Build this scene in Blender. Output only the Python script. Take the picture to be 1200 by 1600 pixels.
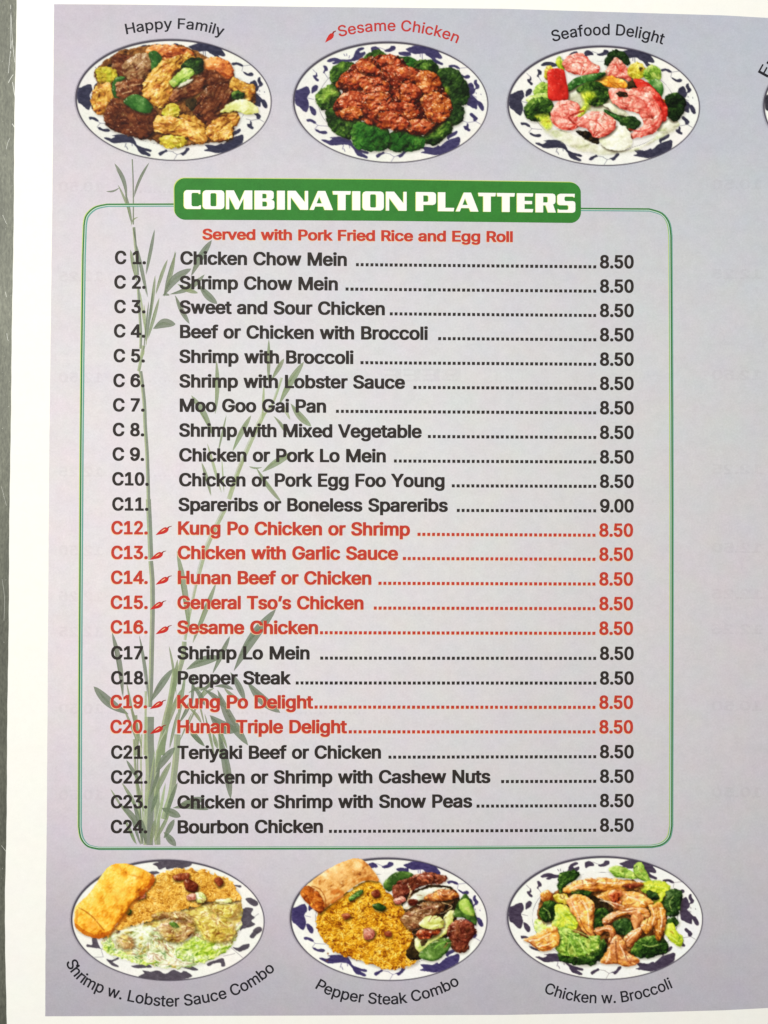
import bpy, math, random
import numpy as np
from mathutils import Vector, Matrix
from mathutils.geometry import tessellate_polygon

for o in list(bpy.data.objects): bpy.data.objects.remove(o)
scene = bpy.context.scene
col = scene.collection
random.seed(7)

# ------------------------------------------------------------------ camera
# The page lies flat on the counter at z = 0; 1 unit = 1 metre, one photo dot is 0.125 mm.
W, H, FPX, DOT = 1200.0, 1600.0, 1300.0, 0.000125
CAMH = FPX * DOT
TILT = math.radians(1.2)
cam_d = bpy.data.cameras.new('camera'); cam = bpy.data.objects.new('camera', cam_d); col.objects.link(cam)
cam.location = (0, -CAMH * math.tan(TILT), CAMH)
cam.rotation_euler = (TILT, 0, 0)
cam_d.sensor_fit = 'VERTICAL'; cam_d.sensor_height = 36.0; cam_d.lens = 36.0 * FPX / H
cam_d.clip_start = 0.005; cam_d.clip_end = 20
scene.camera = cam

# ------------------------------------------------------------------ light
world = bpy.data.worlds.new('World'); scene.world = world; world.use_nodes = True
world.node_tree.nodes['Background'].inputs[0].default_value = (1.0, 0.985, 0.97, 1)
world.node_tree.nodes['Background'].inputs[1].default_value = 0.40
def area(name, loc, target, size, power, colr):
    l = bpy.data.lights.new(name, 'AREA'); l.shape = 'RECTANGLE'; l.size = size[0]; l.size_y = size[1]
    l.energy = power; l.color = colr
    o = bpy.data.objects.new(name, l); col.objects.link(o); o.location = loc
    o.rotation_euler = (Vector(target) - Vector(loc)).to_track_quat('-Z', 'Y').to_euler()
area('window_light', (-0.24, 0.24, 0.60), (-0.03, 0.02, 0), (0.40, 0.40), 4.7, (1.0, 0.99, 0.96))
scene.view_settings.view_transform = 'Standard'; scene.view_settings.look = 'None'
scene.view_settings.exposure = 0; scene.view_settings.gamma = 1

# ------------------------------------------------------------------ helpers
def P(x, y):
    """dot on the page -> metres on the plane z = 0 (numpy friendly)"""
    dx = (np.asarray(x, float) - W / 2) / FPX; dy = -(np.asarray(y, float) - H / 2) / FPX
    c, s = math.cos(TILT), math.sin(TILT)
    ry = dy * c + s; rz = dy * s - c
    t = -CAMH / rz
    return dx * t, cam.location[1] + ry * t
def lin(c):
    c = np.asarray(c, float) / 255.0
    return np.where(c <= 0.04045, c / 12.92, ((c + 0.055) / 1.055) ** 2.4)

# the page is lit unevenly, so printed colours are given here as they look and divided by the light's strength
GAIN = 1.2
def ink(c): return np.clip(lin(c) / GAIN, 0, 0.9)
_GX = [60, 400, 800, 1180]; _GY = [20, 300, 600, 900, 1200, 1580]
_GG = np.array([[1.413, 1.351, 1.257, 1.175], [1.392, 1.332, 1.236, 1.154], [1.337, 1.289, 1.199, 1.124], [1.262, 1.223, 1.154, 1.089], [1.196, 1.159, 1.106, 1.052], [1.125, 1.093, 1.05, 1.006]])
def gain_at(x, y):
    x = np.clip(x, 60, 1179.9); y = np.clip(y, 20, 1579.9)
    i = np.clip(np.searchsorted(_GX, x, 'right') - 1, 0, 2); j = np.clip(np.searchsorted(_GY, y, 'right') - 1, 0, 4)
    gx = np.array(_GX)[i]; gy = np.array(_GY)[j]; fx = (x - gx) / (np.array(_GX)[i + 1] - gx); fy = (y - gy) / (np.array(_GY)[j + 1] - gy)
    return (_GG[j, i] * (1 - fx) + _GG[j, i + 1] * fx) * (1 - fy) + (_GG[j + 1, i] * (1 - fx) + _GG[j + 1, i + 1] * fx) * fy

def link(name, me, parent=None, mat=None):
    o = bpy.data.objects.new(name, me); col.objects.link(o)
    if parent: o.parent = parent
    if mat: me.materials.append(mat)
    return o
def tag(o, label=None, cat=None, group=None, kind=None):
    if label: o['label'] = label
    if cat: o['category'] = cat
    if group: o['group'] = group
    if kind: o['kind'] = kind
    return o

_lat = {}
def vnoise(x, y, seed):
    if seed not in _lat: _lat[seed] = np.random.RandomState(seed).rand(256, 256)
    L = _lat[seed]
    xi = np.floor(x).astype(int); yi = np.floor(y).astype(int)
    fx = x - xi; fy = y - yi
    fx = fx * fx * (3 - 2 * fx); fy = fy * fy * (3 - 2 * fy)
    a = L[yi & 255, xi & 255]; b = L[yi & 255, (xi + 1) & 255]
    c = L[(yi + 1) & 255, xi & 255]; d = L[(yi + 1) & 255, (xi + 1) & 255]
    return (a * (1 - fx) + b * fx) * (1 - fy) + (c * (1 - fx) + d * fx) * fy
def fbm(x, y, sc, seed, octv=3):
    t = 0; a = 1; n = 0
    for k in range(octv):
        t = t + a * vnoise(x / sc * 2 ** k + 13.7 * k, y / sc * 2 ** k + 7.1 * k, seed + k); n += a; a *= 0.55
    return t / n

# ------------------------------------------------------------------ materials
def mat_base(name, rough=0.6, spec=0.08):
    m = bpy.data.materials.new(name); m.use_nodes = True
    b = m.node_tree.nodes['Principled BSDF']
    b.inputs['Roughness'].default_value = rough; b.inputs['Specular IOR Level'].default_value = spec
    return m, m.node_tree, b
def N(nt, t, **k):
    n = nt.nodes.new(t)
    for a, v in k.items(): setattr(n, a, v)
    return n
def grain(nt, colour_socket, amt=0.05, blotch=0.02):
    """paper tooth and halftone grain over a printed colour"""
    tc = N(nt, 'ShaderNodeTexCoord')
    a = N(nt, 'ShaderNodeTexNoise'); a.inputs['Scale'].default_value = 2600; a.inputs['Detail'].default_value = 2; a.inputs['Roughness'].default_value = 0.7
    b = N(nt, 'ShaderNodeTexNoise'); b.inputs['Scale'].default_value = 170; b.inputs['Detail'].default_value = 4
    nt.links.new(tc.outputs['Object'], a.inputs['Vector']); nt.links.new(tc.outputs['Object'], b.inputs['Vector'])
    # fine value grain
    mr = N(nt, 'ShaderNodeMapRange'); mr.inputs['From Min'].default_value = 0.25; mr.inputs['From Max'].default_value = 0.75
    mr.inputs['To Min'].default_value = 1 - amt; mr.inputs['To Max'].default_value = 1 + amt
    nt.links.new(a.outputs['Fac'], mr.inputs['Value'])
    mul = N(nt, 'ShaderNodeVectorMath', operation='SCALE')
    nt.links.new(colour_socket, mul.inputs[0]); nt.links.new(mr.outputs['Result'], mul.inputs['Scale'])
    # slow tinted blotches from uneven inking
    vm = N(nt, 'ShaderNodeVectorMath', operation='MULTIPLY_ADD')
    nt.links.new(b.outputs['Color'], vm.inputs[0]); vm.inputs[1].default_value = (2 * blotch * 2,) * 3; vm.inputs[2].default_value = (1 - 2 * blotch,) * 3
    m2 = N(nt, 'ShaderNodeVectorMath', operation='MULTIPLY')
    nt.links.new(mul.outputs[0], m2.inputs[0]); nt.links.new(vm.outputs[0], m2.inputs[1])
    # fibre clumps of the cheap paper under the ink
    c = N(nt, 'ShaderNodeTexNoise'); c.inputs['Scale'].default_value = 620; c.inputs['Detail'].default_value = 3; c.inputs['Roughness'].default_value = 0.6
    nt.links.new(tc.outputs['Object'], c.inputs['Vector'])
    mc = N(nt, 'ShaderNodeMapRange'); mc.inputs['From Min'].default_value = 0.3; mc.inputs['From Max'].default_value = 0.7
    mc.inputs['To Min'].default_value = 1 - blotch * 1.1; mc.inputs['To Max'].default_value = 1 + blotch * 1.1
    nt.links.new(c.outputs['Fac'], mc.inputs['Value'])
    m3 = N(nt, 'ShaderNodeVectorMath', operation='SCALE'); nt.links.new(m2.outputs[0], m3.inputs[0]); nt.links.new(mc.outputs['Result'], m3.inputs['Scale'])
    return m3.outputs[0], a
def paper_mat(name, colour=None, amt=0.05, blotch=0.02, rough=0.55):
    m, nt, b = mat_base(name, rough)
    if colour is None:
        s = N(nt, 'ShaderNodeVertexColor', layer_name='ink').outputs['Color']
    else:
        r = N(nt, 'ShaderNodeRGB'); r.outputs[0].default_value = (*colour, 1); s = r.outputs[0]
    out, a = grain(nt, s, amt, blotch)
    nt.links.new(out, b.inputs['Base Color'])
    bp = N(nt, 'ShaderNodeBump'); bp.inputs['Strength'].default_value = 0.12; bp.inputs['Distance'].default_value = 0.00005
    nt.links.new(a.outputs['Fac'], bp.inputs['Height']); nt.links.new(bp.outputs[0], b.inputs['Normal'])
    return m
M_print = paper_mat('printed_colour', None, 0.055, 0.028)
M_sheet = paper_mat('white_paper', (0.84, 0.832, 0.775), 0.015, 0.012)
M_black = paper_mat('black_ink', ink((54, 49, 46)), 0.22)
M_cap = paper_mat('caption_ink', ink((42, 41, 46)), 0.12)
M_red = paper_mat('red_ink', ink((200, 66, 52)), 0.14)
M_redcap = paper_mat('caption_red_ink', ink((196, 60, 56)), 0.08)
M_fringe = paper_mat('yellow_misregister', ink((250, 208, 160)), 0.05)
M_green = paper_mat('banner_green', ink((58, 132, 54)), 0.09, 0.05)
M_line = paper_mat('border_green', ink((66, 128, 74)), 0.06)
M_lime = paper_mat('border_lime', ink((205, 222, 120)), 0.05)
M_teal = paper_mat('border_teal', ink((110, 168, 158)), 0.05)
M_pale = paper_mat('border_pale', ink((226, 236, 222)), 0.04)
M_white = paper_mat('banner_white', ink((255, 255, 248)), 0.03, 0.01)
M_whfr = paper_mat('banner_yellow_fringe', ink((236, 246, 130)), 0.04)
M_chili = paper_mat('chili_red', ink((206, 52, 46)), 0.10)
M_chilid = paper_mat('chili_dark', ink((150, 42, 30)), 0.08)

def ghost_mat():
    m, nt, b = mat_base('show_through')
    b.inputs['Base Color'].default_value = (0.14, 0.09, 0.12, 1)
    b.inputs['Alpha'].default_value = 0.024
    return m
M_ghost = ghost_mat()

def counter_mat():
    m, nt, b = mat_base('brushed_steel', 0.5, 0.5)
    b.inputs['Metallic'].default_value = 0.35
    tc = N(nt, 'ShaderNodeTexCoord')
    def tex(scale, sx, sy, rot, det=4):
        mp = N(nt, 'ShaderNodeMapping'); mp.inputs['Scale'].default_value = (sx, sy, 1); mp.inputs['Rotation'].default_value = (0, 0, rot)
        nt.links.new(tc.outputs['Object'], mp.inputs['Vector'])
        n = N(nt, 'ShaderNodeTexNoise'); n.inputs['Scale'].default_value = scale; n.inputs['Detail'].default_value = det; n.inputs['Roughness'].default_value = 0.65
        nt.links.new(mp.outputs[0], n.inputs['Vector']); return n.outputs['Fac']
    big = tex(70, 1, 0.6, 0.0, 6); fine = tex(2600, 1, 0.35, 0.2, 3); brush = tex(900, 1, 0.05, 0.05, 3)
    def ramp(src, stops):
        r = N(nt, 'ShaderNodeValToRGB'); nt.links.new(src, r.inputs[0])
        e = r.color_ramp.elements
        while len(e) < len(stops): e.new(0.5)
        for q, (p, c) in zip(e, stops): q.position = p; q.color = (*c, 1)
        return r.outputs[0]
    c1 = ramp(big, [(0.3, (0.10, 0.104, 0.08)), (0.55, (0.135, 0.139, 0.108)), (0.75, (0.17, 0.174, 0.138))])
    c2 = ramp(fine, [(0.3, (0.62, 0.62, 0.62)), (0.6, (1, 1, 1)), (0.75, (1.3, 1.3, 1.25))])
    c3 = ramp(brush, [(0.35, (0.85, 0.85, 0.85)), (0.7, (1.15, 1.15, 1.12))])
    mx = N(nt, 'ShaderNodeVectorMath', operation='MULTIPLY'); nt.links.new(c1, mx.inputs[0]); nt.links.new(c2, mx.inputs[1])
    my = N(nt, 'ShaderNodeVectorMath', operation='MULTIPLY'); nt.links.new(mx.outputs[0], my.inputs[0]); nt.links.new(c3, my.inputs[1])
    nt.links.new(my.outputs[0], b.inputs['Base Color'])
    bp = N(nt, 'ShaderNodeBump'); bp.inputs['Strength'].default_value = 0.35; bp.inputs['Distance'].default_value = 0.0001
    nt.links.new(brush, bp.inputs['Height']); nt.links.new(bp.outputs[0], b.inputs['Normal'])
    return m
M_counter = counter_mat()
m_, nt_, b_ = mat_base('scratch_metal', 0.35, 0.5); b_.inputs['Base Color'].default_value = (0.55, 0.56, 0.50, 1); M_scratch = m_

# ------------------------------------------------------------------ mesh builder for flat print
class Flat:
    """flat printed shapes, coordinates in page dots, z in metres"""
    def __init__(s): s.v = []; s.f = []; s.mi = []
    def poly(s, outer, holes=(), z=0.0, mi=0):
        loops = [outer] + list(holes)
        tri = tessellate_polygon([[Vector((p[0], p[1], 0)) for p in l] for l in loops])
        b = len(s.v)
        for l in loops: s.v += [(p[0], p[1], z) for p in l]
        flat = [p for l in loops for p in l]
        for a, c, d in tri:
            A, B, C = flat[a], flat[c], flat[d]
            ar = (B[0] - A[0]) * (C[1] - A[1]) - (B[1] - A[1]) * (C[0] - A[0])
            if abs(ar) < 1e-9: continue
            s.f.append((b + a, b + d, b + c) if ar > 0 else (b + a, b + c, b + d)); s.mi.append(mi)
    def quad(s, q, z=0.0, mi=0):
        b = len(s.v); s.v += [(p[0], p[1], z) for p in q]
        ar = (q[1][0] - q[0][0]) * (q[2][1] - q[0][1]) - (q[1][1] - q[0][1]) * (q[2][0] - q[0][0])
        s.f.append((b, b + 3, b + 2, b + 1) if ar > 0 else (b, b + 1, b + 2, b + 3)); s.mi.append(mi)
    def strip(s, pts, w0, w1, z, mi=0, closed=False):
        """ribbon between signed offsets w0 and w1 of a polyline"""
        n = len(pts); L = []; R = []
        for i in range(n):
            a = pts[i - 1] if (i > 0 or closed) else pts[i]; b = pts[(i + 1) % n] if (i < n - 1 or closed) else pts[i]
            tx, ty = b[0] - a[0], b[1] - a[1]; l = math.hypot(tx, ty) or 1; nx, ny = -ty / l, tx / l
            L.append((pts[i][0] + nx * w0, pts[i][1] + ny * w0)); R.append((pts[i][0] + nx * w1, pts[i][1] + ny * w1))
        for i in range(n if closed else n - 1):
            j = (i + 1) % n; s.quad([L[i], L[j], R[j], R[i]], z, mi)
    def build(s, name, mats, parent):
        me = bpy.data.meshes.new(name)
        a = np.array(s.v); X, Y = P(a[:, 0], a[:, 1])
        me.from_pydata(np.stack([X, Y, a[:, 2]], 1).tolist(), [], s.f)
        if not isinstance(mats, (list, tuple)): mats = [mats]
        for m in mats: me.materials.append(m)
        me.polygons.foreach_set('material_index', s.mi); me.update()
        o = bpy.data.objects.new(name, me); col.objects.link(o)
        if parent: o.parent = parent
        return o

def spline(pts, n=8, closed=True):
    out = []; m = len(pts)
    for i in range(m if closed else m - 1):
        if closed: p = [pts[(i + k - 1) % m] for k in range(4)]
        else: p = [pts[max(0, min(m - 1, i + k - 1))] for k in range(4)]
        for j in range(n):
            t = j / n; t2 = t * t; t3 = t2 * t
            out.append(tuple(0.5 * (2 * p[1][k] + (p[2][k] - p[0][k]) * t + (2 * p[0][k] - 5 * p[1][k] + 4 * p[2][k] - p[3][k]) * t2 + (3 * p[1][k] - p[0][k] - 3 * p[2][k] + p[3][k]) * t3) for k in (0, 1)))
    if not closed: out.append(tuple(pts[-1]))
    return out

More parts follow.
